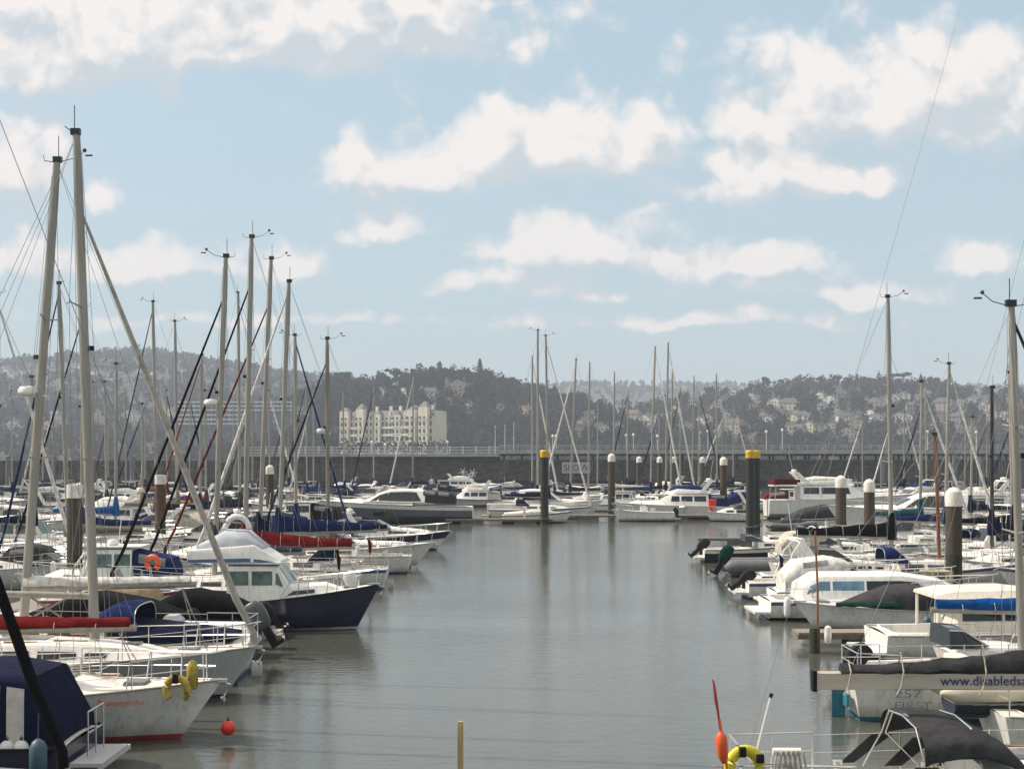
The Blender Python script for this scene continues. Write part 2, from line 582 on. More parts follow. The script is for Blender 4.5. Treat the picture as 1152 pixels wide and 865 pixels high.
# ------------------------------------------------------------------ water
m = bpy.data.materials.new('sea_water')
m.use_nodes = True
n = m.node_tree.nodes; l = m.node_tree.links
b = n['Principled BSDF']
b.inputs['Base Color'].default_value = (.070, .076, .064, 1)
b.inputs['Roughness'].default_value = .09
b.inputs['IOR'].default_value = 1.33
t = n.new('ShaderNodeTexCoord')
mp = n.new('ShaderNodeMapping'); mp.inputs['Scale'].default_value = (.8, 1.6, 1)
l.new(t.outputs['Object'], mp.inputs['Vector'])
n1 = n.new('ShaderNodeTexNoise'); n1.inputs['Scale'].default_value = 1.5; n1.inputs['Detail'].default_value = 5; n1.inputs['Roughness'].default_value = .6
l.new(mp.outputs[0], n1.inputs['Vector'])
n2 = n.new('ShaderNodeTexNoise'); n2.inputs['Scale'].default_value = .05; n2.inputs['Detail'].default_value = 3
l.new(mp.outputs[0], n2.inputs['Vector'])
mr_ = n.new('ShaderNodeMapRange')
mr_.inputs['From Min'].default_value = .35; mr_.inputs['From Max'].default_value = .65
mr_.inputs['To Min'].default_value = .25; mr_.inputs['To Max'].default_value = .62
l.new(n2.outputs[0], mr_.inputs['Value'])
bp = n.new('ShaderNodeBump'); bp.inputs['Distance'].default_value = .038
l.new(mr_.outputs[0], bp.inputs['Strength'])
l.new(n1.outputs[0], bp.inputs['Height'])
l.new(bp.outputs[0], b.inputs['Normal'])
wm_ = MB()
wm_.add([(-3500, -250, 0), (3500, -250, 0), (3500, 1000, 0), (-3500, 1000, 0)], [(0, 1, 2, 3)])
tag(wm_.build('water', m), kind='structure')

# ------------------------------------------------------------------ land across the bay
RIDGES = [
    # photo column -> photo row of the bare crest, distance of the crest, distance where the slope begins
    (2600, 1000, [-900, -300, 0, 50, 100, 150, 200, 250, 300, 340, 400, 460, 560, 700], [452, 433, 415, 409, 402, 400, 405, 414, 421, 425, 434, 442, 457, 500]),
    (1250, 880, [180, 260, 300, 340, 380, 420, 470, 500, 540, 580, 620, 680, 760], [519, 502, 484, 452, 442, 444, 434, 431, 431, 442, 450, 463, 505]),
    (1500, 900, [560, 620, 700, 760, 820, 860, 900, 1000, 1050, 1100, 1160, 1500, 2200], [515, 492, 473, 459, 447, 441, 438, 436, 439, 447, 445, 443, 462]),
    (3600, 1700, [-900, 300, 600, 660, 740, 1152, 1700, 2400], [450, 442, 437, 434, 435, 438, 445, 460]),
]


def terr(p, Y):
    p = np.asarray(p, float); Y = np.asarray(Y, float)
    z = np.full(np.broadcast(p, Y).shape, 1.5)
    for (yc, ys, ps, ts) in RIDGES:
        top = EYE + (YH - np.interp(p, ps, ts)) * yc / F
        t = np.clip((Y - ys) / (yc - ys), 0, 1)
        g = .35 * t + .65 * t * t * (3 - 2 * t)
        fall = np.clip((Y - yc) / 1500, 0, 1)
        z = np.maximum(z, top * g * (1 - .35 * fall))
    x = (p - 576) * Y / F
    z = z + (np.sin(x * .021 + Y * .013) + np.sin(x * .008 - Y * .017)) * 2.2 * np.clip((Y - 950) / 300, 0, 1)
    return z


ps = np.linspace(-1300, 2500, 240)
Ys = np.concatenate([np.linspace(850, 1700, 60), np.linspace(1725, 4400, 60)])
PP, YY = np.meshgrid(ps, Ys)
ZZ = terr(PP, YY)
ZZ[0, :] = -2
XX = (PP - 576) * YY / F
verts = np.stack([XX, YY, ZZ], -1).reshape(-1, 3)
nw = len(ps)
faces = [(r * nw + c, r * nw + c + 1, (r + 1) * nw + c + 1, (r + 1) * nw + c) for r in range(len(Ys) - 1) for c in range(nw - 1)]
g = MB(); g.v = verts.tolist(); g.f = faces; g.mi = [0] * len(faces)
GRASSM = mat('hillside_turf', (.042, .052, .026), .95, scale=.006, col2=(.046, .040, .030))
tag(g.build('hills', GRASSM, smooth=80), kind='structure')


def hillside(px, py, y0=890):
    """the point of the land seen at a photo position"""
    for Y in np.arange(y0, 4200, 6.0):
        zz = float(terr(px, Y))
        if EYE + (YH - py) * Y / F <= zz:
            return (X(px, Y), Y, zz)
    return None


# ------------------------------------------------------------------ houses on the hills
WALLS = {'white': mat('house_white', (.62, .60, .56), .9, var=.06), 'cream': mat('house_cream', (.58, .50, .36), .9, var=.06), 'pink': mat('house_pink', (.40, .32, .28), .9, var=.06),
         'grey': mat('house_grey', (.36, .35, .33), .9, var=.06), 'pale yellow': mat('house_yellow', (.58, .53, .38), .9, var=.06), 'brick': mat('house_brick', (.26, .17, .13), .9, var=.1)}
ROOFS = {'slate': mat('roof_slate', (.085, .085, .095), .8, var=.15), 'tile': mat('roof_tile', (.14, .09, .07), .85, var=.15), 'flat': mat('roof_flat', (.33, .33, .32), .9)}
HWIN = mat('house_window', (.04, .05, .06), .2)
_wb = MB(); _wb.box((0, 0, 0), (1, .12, 1))
_win = None


def house(px, py, w, wall, roof, zone, storeys=2, gable=True, tower=False):
    global _win
    P = hillside(px, py + 2)
    if P is None: return
    Y = P[1]
    h = storeys * 2.9
    d = w * .75
    desc = f'{wall} {"flat-roofed" if roof == "flat" else "gabled" if gable else "hip-roofed"} house with {"a tower" if tower else roof + " roof"}'
    o = thing('hillside_house', None, 'house', (P[0], Y, P[2] - 1.2), random.uniform(-.75, .05), 'houses on the hills across the bay')
    AUTO.append((o, desc, px, zone))
    mb = MB()
    mb.box((0, 0, h / 2), (w, d, h))
    rh = w * .26
    if gable and roof != 'flat':       # gable end wall faces the water
        mb.add([(-w / 2, -d / 2, h), (w / 2, -d / 2, h), (0, -d / 2, h + rh), (-w / 2, d / 2, h), (w / 2, d / 2, h), (0, d / 2, h + rh)], [(0, 1, 2), (5, 4, 3)])
    mb.build('wall', WALLS[wall], o)
    rb = MB()
    e = .45
    if roof == 'flat':
        rb.box((0, 0, h + .2), (w + .8, d + .8, .4))
    elif gable:
        for sgn in (-1, 1):
            rb.add([(0, -d / 2 - e, h + rh + .25), (0, d / 2 + e, h + rh + .25), (sgn * (w / 2 + e), d / 2 + e, h - .2), (sgn * (w / 2 + e), -d / 2 - e, h - .2),
                    (0, -d / 2 - e, h + rh + .02), (0, d / 2 + e, h + rh + .02), (sgn * (w / 2 + e), d / 2 + e, h - .43), (sgn * (w / 2 + e), -d / 2 - e, h - .43)],
                   [(0, 1, 2, 3), (7, 6, 5, 4), (0, 3, 7, 4), (1, 5, 6, 2), (2, 6, 7, 3)])
    else:
        k = .28
        rb.add([(-w / 2 - e, -d / 2 - e, h), (w / 2 + e, -d / 2 - e, h), (w / 2 + e, d / 2 + e, h), (-w / 2 - e, d / 2 + e, h), (-w * k, 0, h + rh), (w * k, 0, h + rh)],
               [(0, 1, 5, 4), (1, 2, 5), (2, 3, 4, 5), (3, 0, 4), (3, 2, 1, 0)])
    ro = rb.build('roof', ROOFS[roof], o)
    if roof != 'flat':
        cb = MB(); cb.box((w * .22, .5, h + rh * .9), (.9, .7, rh * 1.2)); cb.build('chimney', WALLS['brick' if wall != 'brick' else 'grey'], ro)
    if tower:
        tb = MB(); tb.box((-w * .42, -d * .4, h * .7), (3.2, 3.2, h * 1.4)); tb.build('tower', WALLS[wall], o)
        tb = MB(); tb.lathe([(2.4, h * 1.4), (.05, h * 1.4 + 3.5)], (-w * .42, -d * .4, 0), 8); tb.build('tower_roof', ROOFS[roof], o)
    nwin = 2 if w < 11 else 4
    for s_ in range(storeys):
        for i in range(nwin):
            lc = (-w / 2 + w * (i + .5) / nwin, -d / 2 - .03, s_ * 2.9 + 1.6)
            if _win is None:
                _win = _wb.build('window', HWIN, o, loc=lc); _win.scale = (1.2, 1, 1.4)
            else:
                instance(_win, o, 'window', lc, scale=(1.2, 1, 1.4))


HOUSES = []
zR, zM, zL, zC = 'on the right-hand hill', 'behind the hotel', 'on the far-left hill', 'on the middle hill'
for a in [(888, 461, 17, 'cream', 'slate', 3, 0, 0), (873, 455, 13, 'white', 'slate', 2, 1, 0), (925, 460, 11, 'white', 'slate', 2, 1, 0), (911, 487, 9, 'pale yellow', 'slate', 3, 1, 0),
          (983, 456, 16, 'cream', 'slate', 2, 1, 1), (968, 468, 20, 'white', 'flat', 1, 0, 0), (952, 490, 12, 'white', 'tile', 2, 1, 0), (935, 482, 10, 'grey', 'slate', 2, 1, 0),
          (947, 471, 9, 'white', 'slate', 2, 1, 0), (898, 486, 12, 'pink', 'slate', 2, 0, 0), (889, 485, 9, 'white', 'slate', 2, 1, 0), (878, 467, 10, 'grey', 'slate', 2, 1, 0),
          (923, 448, 11, 'white', 'slate', 2, 1, 0), (850, 458, 12, 'cream', 'tile', 2, 0, 0), (846, 498, 13, 'brick', 'tile', 2, 1, 0), (962, 480, 9, 'cream', 'slate', 2, 1, 0),
          (1062, 461, 18, 'pink', 'slate', 3, 0, 0), (1080, 456, 11, 'white', 'slate', 2, 1, 0), (1096, 452, 12, 'white', 'tile', 2, 1, 0), (1108, 450, 11, 'grey', 'slate', 2, 1, 0),
          (1120, 444, 12, 'white', 'slate', 2, 1, 0), (1116, 472, 9, 'pale yellow', 'slate', 3, 1, 0), (1038, 444, 11, 'white', 'slate', 2, 1, 0), (1076, 473, 12, 'grey', 'slate', 2, 0, 0),
          (1130, 470, 11, 'white', 'tile', 2, 1, 0), (1012, 472, 12, 'white', 'slate', 2, 1, 0), (1050, 484, 10, 'cream', 'slate', 2, 1, 0), (1092, 487, 12, 'pink', 'slate', 2, 1, 0),
          (1142, 455, 11, 'cream', 'slate', 2, 0, 0), (1006, 450, 10, 'white', 'slate', 2, 1, 0), (1025, 460, 11, 'grey', 'slate', 2, 0, 0)]:
    HOUSES.append((*a, zR))
for a in [(591, 466, 13, 'pink', 'tile', 2, 1, 0), (694, 466, 8, 'white', 'slate', 3, 1, 0), (713, 473, 16, 'pink', 'tile', 3, 0, 0), (794, 475, 16, 'cream', 'slate', 2, 1, 0),
          (826, 485, 17, 'pink', 'slate', 3, 0, 0), (826, 444, 12, 'white', 'slate', 2, 1, 0), (806, 458, 10, 'white', 'slate', 2, 1, 0), (760, 463, 11, 'cream', 'slate', 2, 1, 0),
          (700, 482, 12, 'white', 'flat', 1, 0, 0), (652, 489, 12, 'grey', 'slate', 2, 1, 0), (680, 487, 12, 'white', 'slate', 2, 1, 0), (732, 489, 14, 'white', 'flat', 2, 0, 0),
          (846, 438, 11, 'white', 'tile', 2, 1, 0), (835, 436, 10, 'cream', 'slate', 2, 1, 0), (816, 450, 11, 'pink', 'slate', 2, 1, 0), (737, 473, 10, 'white', 'slate', 2, 1, 0),
          (776, 484, 12, 'grey', 'slate', 2, 1, 0), (845, 449, 11, 'white', 'slate', 2, 1, 0), (666, 470, 10, 'cream', 'tile', 2, 1, 0)]:
    HOUSES.append((*a, zC))
for a in [(516, 443, 20, 'pink', 'slate', 3, 1, 1), (528, 462, 10, 'white', 'slate', 2, 1, 0), (484, 447, 15, 'cream', 'slate', 2, 0, 1), (430, 443, 9, 'white', 'slate', 2, 1, 0),
          (456, 443, 9, 'white', 'slate', 2, 1, 0), (445, 438, 10, 'cream', 'slate', 2, 1, 0), (506, 457, 9, 'grey', 'slate', 2, 1, 0), (561, 463, 10, 'cream', 'tile', 2, 1, 0)]:
    HOUSES.append((*a, zM))
for a in [(10, 420, 19, 'white', 'slate', 2, 1, 0), (26, 422, 17, 'white', 'slate', 2, 1, 0), (55, 416, 17, 'cream', 'slate', 2, 1, 0), (76, 418, 19, 'white', 'slate', 2, 0, 0), (119, 421, 22, 'white', 'flat', 2, 0, 0),
          (130, 428, 28, 'white', 'flat', 2, 0, 0), (142, 427, 17, 'grey', 'slate', 2, 1, 0), (160, 419, 17, 'white', 'slate', 2, 1, 0), (108, 423, 17, 'cream', 'tile', 2, 1, 0), (45, 428, 17, 'white', 'slate', 2, 1, 0),
          (36, 413, 18, 'grey', 'slate', 2, 1, 0), (68, 432, 19, 'white', 'slate', 2, 1, 0), (16, 426, 17, 'cream', 'slate', 2, 1, 0), (93, 416, 17, 'white', 'slate', 2, 1, 0), (4, 416, 17, 'white', 'slate', 2, 1, 0),
          (148, 472, 17, 'white', 'slate', 3, 1, 0), (186, 464, 17, 'white', 'slate', 2, 1, 0), (193, 466, 14, 'cream', 'slate', 2, 1, 0), (62, 470, 18, 'white', 'slate', 2, 0, 0), (17, 480, 16, 'white', 'slate', 2, 1, 0),
          (57, 483, 20, 'pink', 'tile', 2, 0, 0), (340, 466, 14, 'grey', 'slate', 2, 1, 0), (205, 420, 17, 'white', 'slate', 2, 1, 0), (175, 424, 17, 'cream', 'slate', 2, 1, 0)]:
    HOUSES.append((*a, zL))
for i in range(34):
    px, py = random.uniform(832, 1150), random.uniform(444, 494)
    HOUSES.append((px, py, random.uniform(9, 12), random.choice(['white', 'white', 'cream', 'grey']), random.choice(['slate', 'slate', 'tile']), 2, random.random() < .7, 0, zR))
for i in range(20):
    px, py = random.uniform(640, 832), random.uniform(450, 494)
    HOUSES.append((px, py, random.uniform(9, 12), random.choice(['white', 'white', 'cream', 'grey']), 'slate', 2, random.random() < .7, 0, zC))
for (px, py, w, wall, roof, st, gb, tw, zn) in HOUSES:
    house(px, py, w, wall, roof, zn, st, bool(gb), bool(tw))

# ------------------------------------------------------------------ the cream grand hotel across the water
HY = 900.0
hs = F / HY


def hx(px): return (px - 438) / hs / math.cos(R(32))


hz0 = 10.0
def hzz(py): return Z(py, HY) - hz0


hotel = thing('grand_hotel', 'long cream grand hotel with bay fronts, turrets and a grey mansard roof', 'hotel', (X(433, HY), HY, hz0), R(-32))
hotel.scale = (.94, .94, 1)
HC = mat('hotel_cream', (.66, .61, .49), .9, var=.05, scale=.2)
HCS = mat('hotel_cream_trim', (.70, .67, .58), .9, var=.05, scale=.2)
HR = mat('hotel_roof', (.17, .165, .17), .8, var=.12, scale=.3)
hb = MB()
hb.box((0, 9, hzz(469) / 2), (hx(496) - hx(380), 14, hzz(469)))
# fronts standing forward of the main range: (left, right, top row, depth)
BAYS = [(380, 391, 462, 2.6), (402, 412, 460, 3.4), (424, 432, 466, 2.6), (448, 456, 467, 1.6), (467, 477, 462, 3.4), (481, 492, 459, 3.2)]
for (a, b_, ty, dp) in BAYS:
    hb.box(((hx(a) + hx(b_)) / 2, 2 - dp / 2 + .01, hzz(ty) / 2), (hx(b_) - hx(a), dp, hzz(ty)))
hb.box((hx(494.5), 10, hzz(463) / 2), (hx(497) - hx(492), 13, hzz(463)))
hb.build('wall', HC, hotel)
tb = MB()
for py in (497, 488.5, 480.5, 472.5):
    for (a, b_, ty, dp) in BAYS:
        tb.box(((hx(a) + hx(b_)) / 2, 2 - dp - .12, hzz(py)), (hx(b_) - hx(a) + .3, .3, .45))
    tb.box((0, 1.9, hzz(py)), (hx(496) - hx(380), .3, .4))
tb.build('string_course', HCS, hotel)
rb = MB()
w2 = (hx(496) - hx(380)) / 2
zt = hzz(469)
rb.add([(-w2, 2, zt), (w2, 2, zt), (w2, 16, zt), (-w2, 16, zt), (-w2 + 1, 5, zt + 4.2), (w2 - 1, 5, zt + 4.2), (w2 - 1, 13, zt + 4.2), (-w2 + 1, 13, zt + 4.2)],
       [(0, 1, 5, 4), (1, 2, 6, 5), (2, 3, 7, 6), (3, 0, 4, 7), (4, 5, 6, 7)])
hroof = rb.build('roof', HR, hotel)
for (a, b_, ty, dp) in BAYS:
    c = (hx(a) + hx(b_)) / 2; w_ = hx(b_) - hx(a)
    q = MB()
    spire = 3.6 if a in (402, 481) else 2.6
    z1 = hzz(ty)
    q.add([(c - w_ / 2, 2 - dp, z1), (c + w_ / 2, 2 - dp, z1), (c + w_ / 2, 5, z1), (c - w_ / 2, 5, z1), (c - w_ * .12, 1.2, z1 + spire), (c + w_ * .12, 1.2, z1 + spire), (c + w_ * .12, 3, z1 + spire), (c - w_ * .12, 3, z1 + spire)],
          [(0, 1, 5, 4), (1, 2, 6, 5), (2, 3, 7, 6), (3, 0, 4, 7), (4, 5, 6, 7)])
    q.build('turret_roof', HR, hotel)
for px in (397, 419, 437, 449, 468, 489):
    q = MB(); q.box((hx(px), 8, zt + 4.4), (1.8, 1.4, 5.5)); q.build('chimney', HCS, hroof)
for px in (394, 416, 429, 441, 460, 463):
    q = MB(); q.box((hx(px), 3.6, zt + 1.6), (1.5, 2.0, 2.4)); q.build('dormer', HCS, hroof)
wn = MB(); wn.box((0, 0, 0), (1, .3, 1)); wobj = None
for ri, py in enumerate((493.5, 485.2, 477, 470.6)):
    for px in list(range(383, 496, 5)):
        y = 1.86
        for (a, b_, ty, dp) in BAYS:
            if a - .3 <= px <= b_ + .3: y = 2 - dp - .14
        lc = (hx(px), y, hzz(py))
        sc_ = (1.25, 1, 2.5 if ri < 3 else 1.5)
        if wobj is None: wobj = wn.build('window', HWIN, hotel, loc=lc); wobj.scale = sc_
        else: instance(wobj, hotel, 'window', lc, scale=sc_)
q = MB()
for (a, b_) in ((391, 402), (432, 448), (456, 467)):
    for py in (490.5, 482.3):
        q.box(((hx(a) + hx(b_)) / 2, 1.2, hzz(py) + .1), (hx(b_) - hx(a) - .6, 1.6, .25)); q.box(((hx(a) + hx(b_)) / 2, .45, hzz(py) + .7), (hx(b_) - hx(a) - .6, .12, 1.0))
q.build('balcony', HCS, hotel)

# the long modern white hotel further left
MY = 1050.0
ms = F / MY
mod = thing('modern_hotel', 'long modern white hotel with six bands of balconies behind the left masts', 'hotel', (X(263, MY), MY, 12))
mzz = lambda py: Z(py, MY) - 12
mw = 130 / ms
q = MB(); q.box((0, 6, mzz(452) / 2), (mw, 12, mzz(452))); q.box((-22, 8, mzz(447) / 2 + 2), (12, 8, mzz(447) + 2)); q.box((20, 8, mzz(448) / 2 + 1), (22, 8, mzz(448) + 1))
q.build('wall', mat('modern_hotel_glass', (.11, .125, .14), .3, var=.3, scale=.3), mod)
BAND = mat('balcony_band', (.68, .69, .69), .7, var=.08)
for i, py in enumerate((451.5, 456, 460.5, 466, 471, 476)):
    q = MB()
    w_ = mw + 1 if i < 3 else mw * .62
    q.box((-(mw + 1 - w_) / 2, -.9, mzz(py) - .55), (w_, 1.9, 1.15))
    q.build('balcony', BAND, mod)
q = MB()
for i in range(14): q.box((-mw / 2 + mw * i / 13, -.2, mzz(464) / 1), (.35, .4, 16))
q.build('mullion', BAND, mod)

# ------------------------------------------------------------------ woods: crowns of small leaf and twig faces
def crown_points(n, rx, rz, rng):
    d = rng.normal(size=(n, 3)); d /= np.linalg.norm(d, axis=1)[:, None]
    r = rng.random(n) ** .45
    return d * r[:, None] * np.array([rx, rx, rz])


def faces_mesh(name, centers, sizes, cols, material, parent=None):
    """one mesh of randomly turned four-cornered faces"""
    n = len(centers)
    a = RNG.normal(size=(n, 3)); a /= np.linalg.norm(a, axis=1)[:, None]
    b = RNG.normal(size=(n, 3)); b -= (a * b).sum(1)[:, None] * a; b /= np.linalg.norm(b, axis=1)[:, None]
    s = np.asarray(sizes)[:, None]
    v = np.stack([centers - a * s - b * s * .7, centers + a * s - b * s * .7, centers + a * s + b * s * .7, centers - a * s + b * s * .7], 1).reshape(-1, 3)
    me = bpy.data.meshes.new(name)
    me.vertices.add(4 * n); me.vertices.foreach_set('co', v.astype(np.float32).ravel())
    me.loops.add(4 * n); me.loops.foreach_set('vertex_index', np.arange(4 * n, dtype=np.int32))
    me.polygons.add(n); me.polygons.foreach_set('loop_start', np.arange(0, 4 * n, 4, dtype=np.int32))
    at_ = me.attributes.new('leaf_colour', 'FLOAT_COLOR', 'FACE')
    at_.data.foreach_set('color', np.concatenate([cols, np.ones((n, 1))], 1).astype(np.float32).ravel())
    me.materials.append(material)
    me.update(calc_edges=True)
    o = bpy.data.objects.new(name, me); COL.objects.link(o)
    if parent: o.parent = parent
    return o


LEAF = bpy.data.materials.new('leaf_and_twig')
LEAF.use_nodes = True
at_n = LEAF.node_tree.nodes.new('ShaderNodeAttribute'); at_n.attribute_name = 'leaf_colour'
LEAF.node_tree.links.new(at_n.outputs['Color'], LEAF.node_tree.nodes['Principled BSDF'].inputs['Base Color'])
LEAF.node_tree.nodes['Principled BSDF'].inputs['Roughness'].default_value = .95
LEAF.node_tree.nodes['Principled BSDF'].inputs['Specular IOR Level'].default_value = .1
BARK = mat('bark', (.05, .04, .03), .95)
BARE = [(.068, .052, .042), (.058, .048, .040), (.08, .058, .047), (.054, .050, .044), (.072, .048, .040)]
EVER = [(.016, .027, .015), (.022, .032, .017), (.013, .023, .015), (.028, .034, .019)]
hp = [(h_[0], h_[1], h_[2]) for h_ in HOUSES] + [(p, 484, 22) for p in range(378, 500, 6)] + [(p, 481, 20) for p in range(200, 330, 8)]


def hidden_house(px, py, hpx):
    for (a, b_, w_) in hp:
        if abs(a - px) < w_ * .45 + 1 and b_ - 1 < py < b_ + hpx * .8: return True
    return False


def woods(name, ridge, n, per, smin, smax, hmin, hmax, ever, p0, p1, t0=.04, clump=.016):
    yc, ys = RIDGES[ridge][0], RIDGES[ridge][1]
    C = []; S = []; K = []
    cnt = 0; tries = 0
    while cnt < n and tries < n * 8:
        tries += 1
        p = random.uniform(p0, p1); t_ = random.uniform(t0, 1.02)
        Y = ys + (yc - ys) * t_
        z = float(terr(p, Y))
        if z < 3: continue
        x = X(p, Y)
        pc = 0.5 + .5 * math.sin(x * clump + 1.3 * ridge) * math.sin(Y * clump * .9 + 2)   # kinds grow in stands
        if (pc > 1 - ever) != (random.random() < .85): ev = False
        else: ev = True
        h = random.uniform(hmin, hmax) * (1.2 if ev else 1)
        py = YH - (z - EYE) * F / Y
        if hidden_house(p, py, h * F / Y * .85): continue
        if random.random() < .12 and t_ < .5: continue
        rx = h * random.uniform(.28, .46); rz = h * .48
        k = int(per * random.uniform(.7, 1.3))
        c = crown_points(k, rx, rz, RNG)
        if ev: c[:, :2] *= (1.0 - .55 * (c[:, 2:3] / rz + 1) / 2)
        c += np.array([x, Y, z + h * .52])
        base = np.array(random.choice(EVER if ev else BARE))
        cols = base[None, :] * RNG.uniform(.75, 1.3, (k, 1)) * RNG.uniform(.92, 1.08, (k, 3)) * random.uniform(.8, 1.25) * (.45 if ridge in (0, 3) else .62)
        C.append(c); S.append(RNG.uniform(smin, smax, k)); K.append(cols)
        cnt += 1
    o = faces_mesh(name, np.concatenate(C), np.concatenate(S), np.concatenate(K), LEAF)
    tag(o, kind='stuff')
    return o


tag(woods('woods', 0, 3800, 18, 1.3, 2.8, 8, 15, .35, -250, 470, .02), 'grey winter woods and gardens covering the far left hill', 'woods')
tag(woods('woods', 1, 1800, 75, .45, 1.1, 6, 16, .8, 230, 760, .02), 'dark mixed woods on the hill behind the cream hotel', 'woods')
tag(woods('woods', 2, 2600, 55, .5, 1.25, 5, 14, .45, 560, 1330, .02), 'brown and green winter woods among houses on the right-hand hill', 'woods')
tag(woods('woods', 3, 900, 12, 2.5, 4.5, 9, 15, .4, 540, 1330, .55), 'pale distant woods along the farthest ridge', 'woods')


cg = []; cs = []; ck = []
for p in range(372, 520, 3):
    for j in range(26):
        q_ = RNG.normal(size=3) * np.array([2.2, 2.0, 1.5])
        hgt = 6.5 + 3.6 * math.sin(p * .9) + 1.4 * math.sin(p * 2.3)
        cg.append((X(p, 872) + q_[0], 872 + q_[1] + (438 - p) * -.1, Z(509, 872) + max(0, q_[2] + hgt * .5)))
        cs.append(random.uniform(.4, 1.0)); ck.append(np.array(EVER[p % 4]) * random.uniform(.8, 1.5))
tag(faces_mesh('garden_shrubs', np.array(cg), np.array(cs), np.array(ck), LEAF), 'dark garden shrubs along the foot of the cream hotel', 'shrubs', kind='stuff')
# big trees that stand out one by one on the skyline
def skyline_tree(px, topy, Y, kind, zone):
    x = X(px, Y)
    z = float(terr(px, Y)) - .5
    h = max(9.0, Z(topy, Y) - z)
    desc = {'conifer': 'tall dark conifer', 'pine': 'broad flat-topped dark pine', 'bare': 'bare round-headed winter tree', 'oak': 'broad dark evergreen oak'}[kind]
    o = thing({'conifer': 'conifer', 'pine': 'pine_tree', 'bare': 'bare_tree', 'oak': 'oak_tree'}[kind], None, 'tree', (x, Y, z), 0, 'large trees on the skyline across the bay')
    AUTO.append((o, desc, px, zone))
    mb = MB()
    mb.tube([(0, 0, -1), (random.uniform(-.3, .3), 0, h * .35), (random.uniform(-.6, .6), 0, h * .85)], .45, 6, .12)
    for i in range(5):
        a = random.uniform(0, 2 * PI); zz = h * random.uniform(.35, .7)
        mb.tube([(0, 0, zz), (math.cos(a) * h * .2, math.sin(a) * h * .2, zz + h * .12)], .16, 4, .05)
    mb.build('trunk', BARK, o)
    pts = []
    if kind == 'conifer':
        for i in range(420):
            t_ = random.random() ** .8
            r = h * .23 * (1 - t_) ** .8 * (.75 + .25 * math.sin(t_ * 40)) + .4
            a = random.uniform(0, 2 * PI); rr = r * random.uniform(.35, 1.05)
            pts.append((math.cos(a) * rr, math.sin(a) * rr, h * (.12 + .88 * t_)))
    else:
        nl = {'pine': 6, 'bare': 7, 'oak': 9}[kind]
        for i in range(nl):
            a = random.uniform(0, 2 * PI); rr = h * random.uniform(.05, .34)
            zc = h * (random.uniform(.74, .9) if kind == 'pine' else random.uniform(.45, .85))
            lr = h * random.uniform(.14, .22)
            for q_ in crown_points(60 if kind != 'bare' else 34, lr, lr * (.45 if kind == 'pine' else .8), RNG):
                pts.append((math.cos(a) * rr + q_[0], math.sin(a) * rr + q_[1], zc + q_[2]))
    c = np.array(pts); k = len(c)
    base = np.array(random.choice(BARE if kind == 'bare' else EVER))
    cols = base[None, :] * RNG.uniform(.7, 1.35, (k, 1))
    faces_mesh('crown', c, RNG.uniform(.45, 1.0 if kind != 'bare' else .7, k), cols, LEAF, o)


zb, zc2 = 'on the skyline behind the hotel', 'on the skyline of the right-hand hill'
for (px, ty, kd) in [(364, 416, 'bare'), (386, 417, 'pine'), (378, 420, 'oak'), (408, 424, 'bare'), (432, 418, 'oak'), (444, 414, 'pine'), (456, 417, 'oak'), (467, 421, 'bare'), (476, 415, 'oak'), (487, 411, 'oak'),
                     (495, 407, 'conifer'), (503, 412, 'oak'), (512, 418, 'bare'), (522, 415, 'pine'), (531, 417, 'oak'), (540, 404, 'conifer'), (546, 414, 'oak'), (553, 420, 'conifer'), (564, 424, 'bare'), (570, 423, 'pine'), (582, 424, 'oak'), (596, 430, 'bare'), (607, 432, 'oak'), (622, 438, 'oak')]:
    skyline_tree(px, ty, 1240 + random.uniform(-15, 15), kd, zb)
for (px, ty, kd) in [(652, 433, 'oak'), (700, 446, 'bare'), (800, 432, 'oak'), (815, 434, 'bare'), (846, 430, 'oak'), (862, 423, 'oak'), (880, 427, 'pine'), (896, 427, 'oak'), (908, 425, 'pine'), (922, 425, 'pine'), (942, 421, 'bare'), (952, 424, 'bare'), (964, 421, 'conifer'), (976, 426, 'oak'),
                     (990, 425, 'pine'), (1004, 419, 'pine'), (1016, 418, 'pine'), (1036, 422, 'conifer'), (1050, 421, 'oak'), (1062, 425, 'oak'), (1078, 430, 'bare'), (1092, 432, 'bare'), (1110, 434, 'oak'), (1128, 434, 'oak'), (1144, 430, 'bare')]:
    skyline_tree(px, ty, (1490 if px > 780 else 1430) + random.uniform(-15, 15), kd, zc2)

# ------------------------------------------------------------------ the pier: stone harbour wall with a promenade deck
PY = 327.0
pier = thing('harbour_pier', 'long dark stone harbour pier with a pale promenade deck across the far side', 'pier', (0, PY, 0))
q = MB()
q.box((0, 4, .2), (330, 8, 12.4))
q.box((X(415, PY), 4, 6.85), (X(562, PY) - X(268, PY), 7.6, .9))
q.build('wall', STONE, pier)
q = MB(); q.box((0, -.03, -1.6), (330, .12, 7.0)); q.build('weed_band', mat('wall_weed', (.022, .022, .016), .95, var=.3, scale=.6), pier)
q = MB()
x0, x1 = X(562, PY), 170
q.box(((x0 + x1) / 2, 3.4, 8.45), (x1 - x0, 9.2, .95))
q.box((X(415, PY), 3.6, 7.62), (X(562, PY) - X(268, PY), 8.6, .62))
q.build('deck', STONEP, pier)
q = MB()
xx = x0 + 1
while xx < x1:
    q.box((xx, 2.2, 7.19), (.45, .5, 1.56)); q.box((xx, 6.4, 7.19), (.45, .5, 1.56))
    xx += 4.2
q.box(((x0 + x1) / 2, 1.2, 7.75), (x1 - x0, .5, .44)); q.box(((x0 + x1) / 2, .2, 6.52), (x1 - x0, .5, .22))
q.build('support_post', PIERU, pier)
q = MB()
a0, a1 = X(270, PY), X(561, PY)
xx = a0
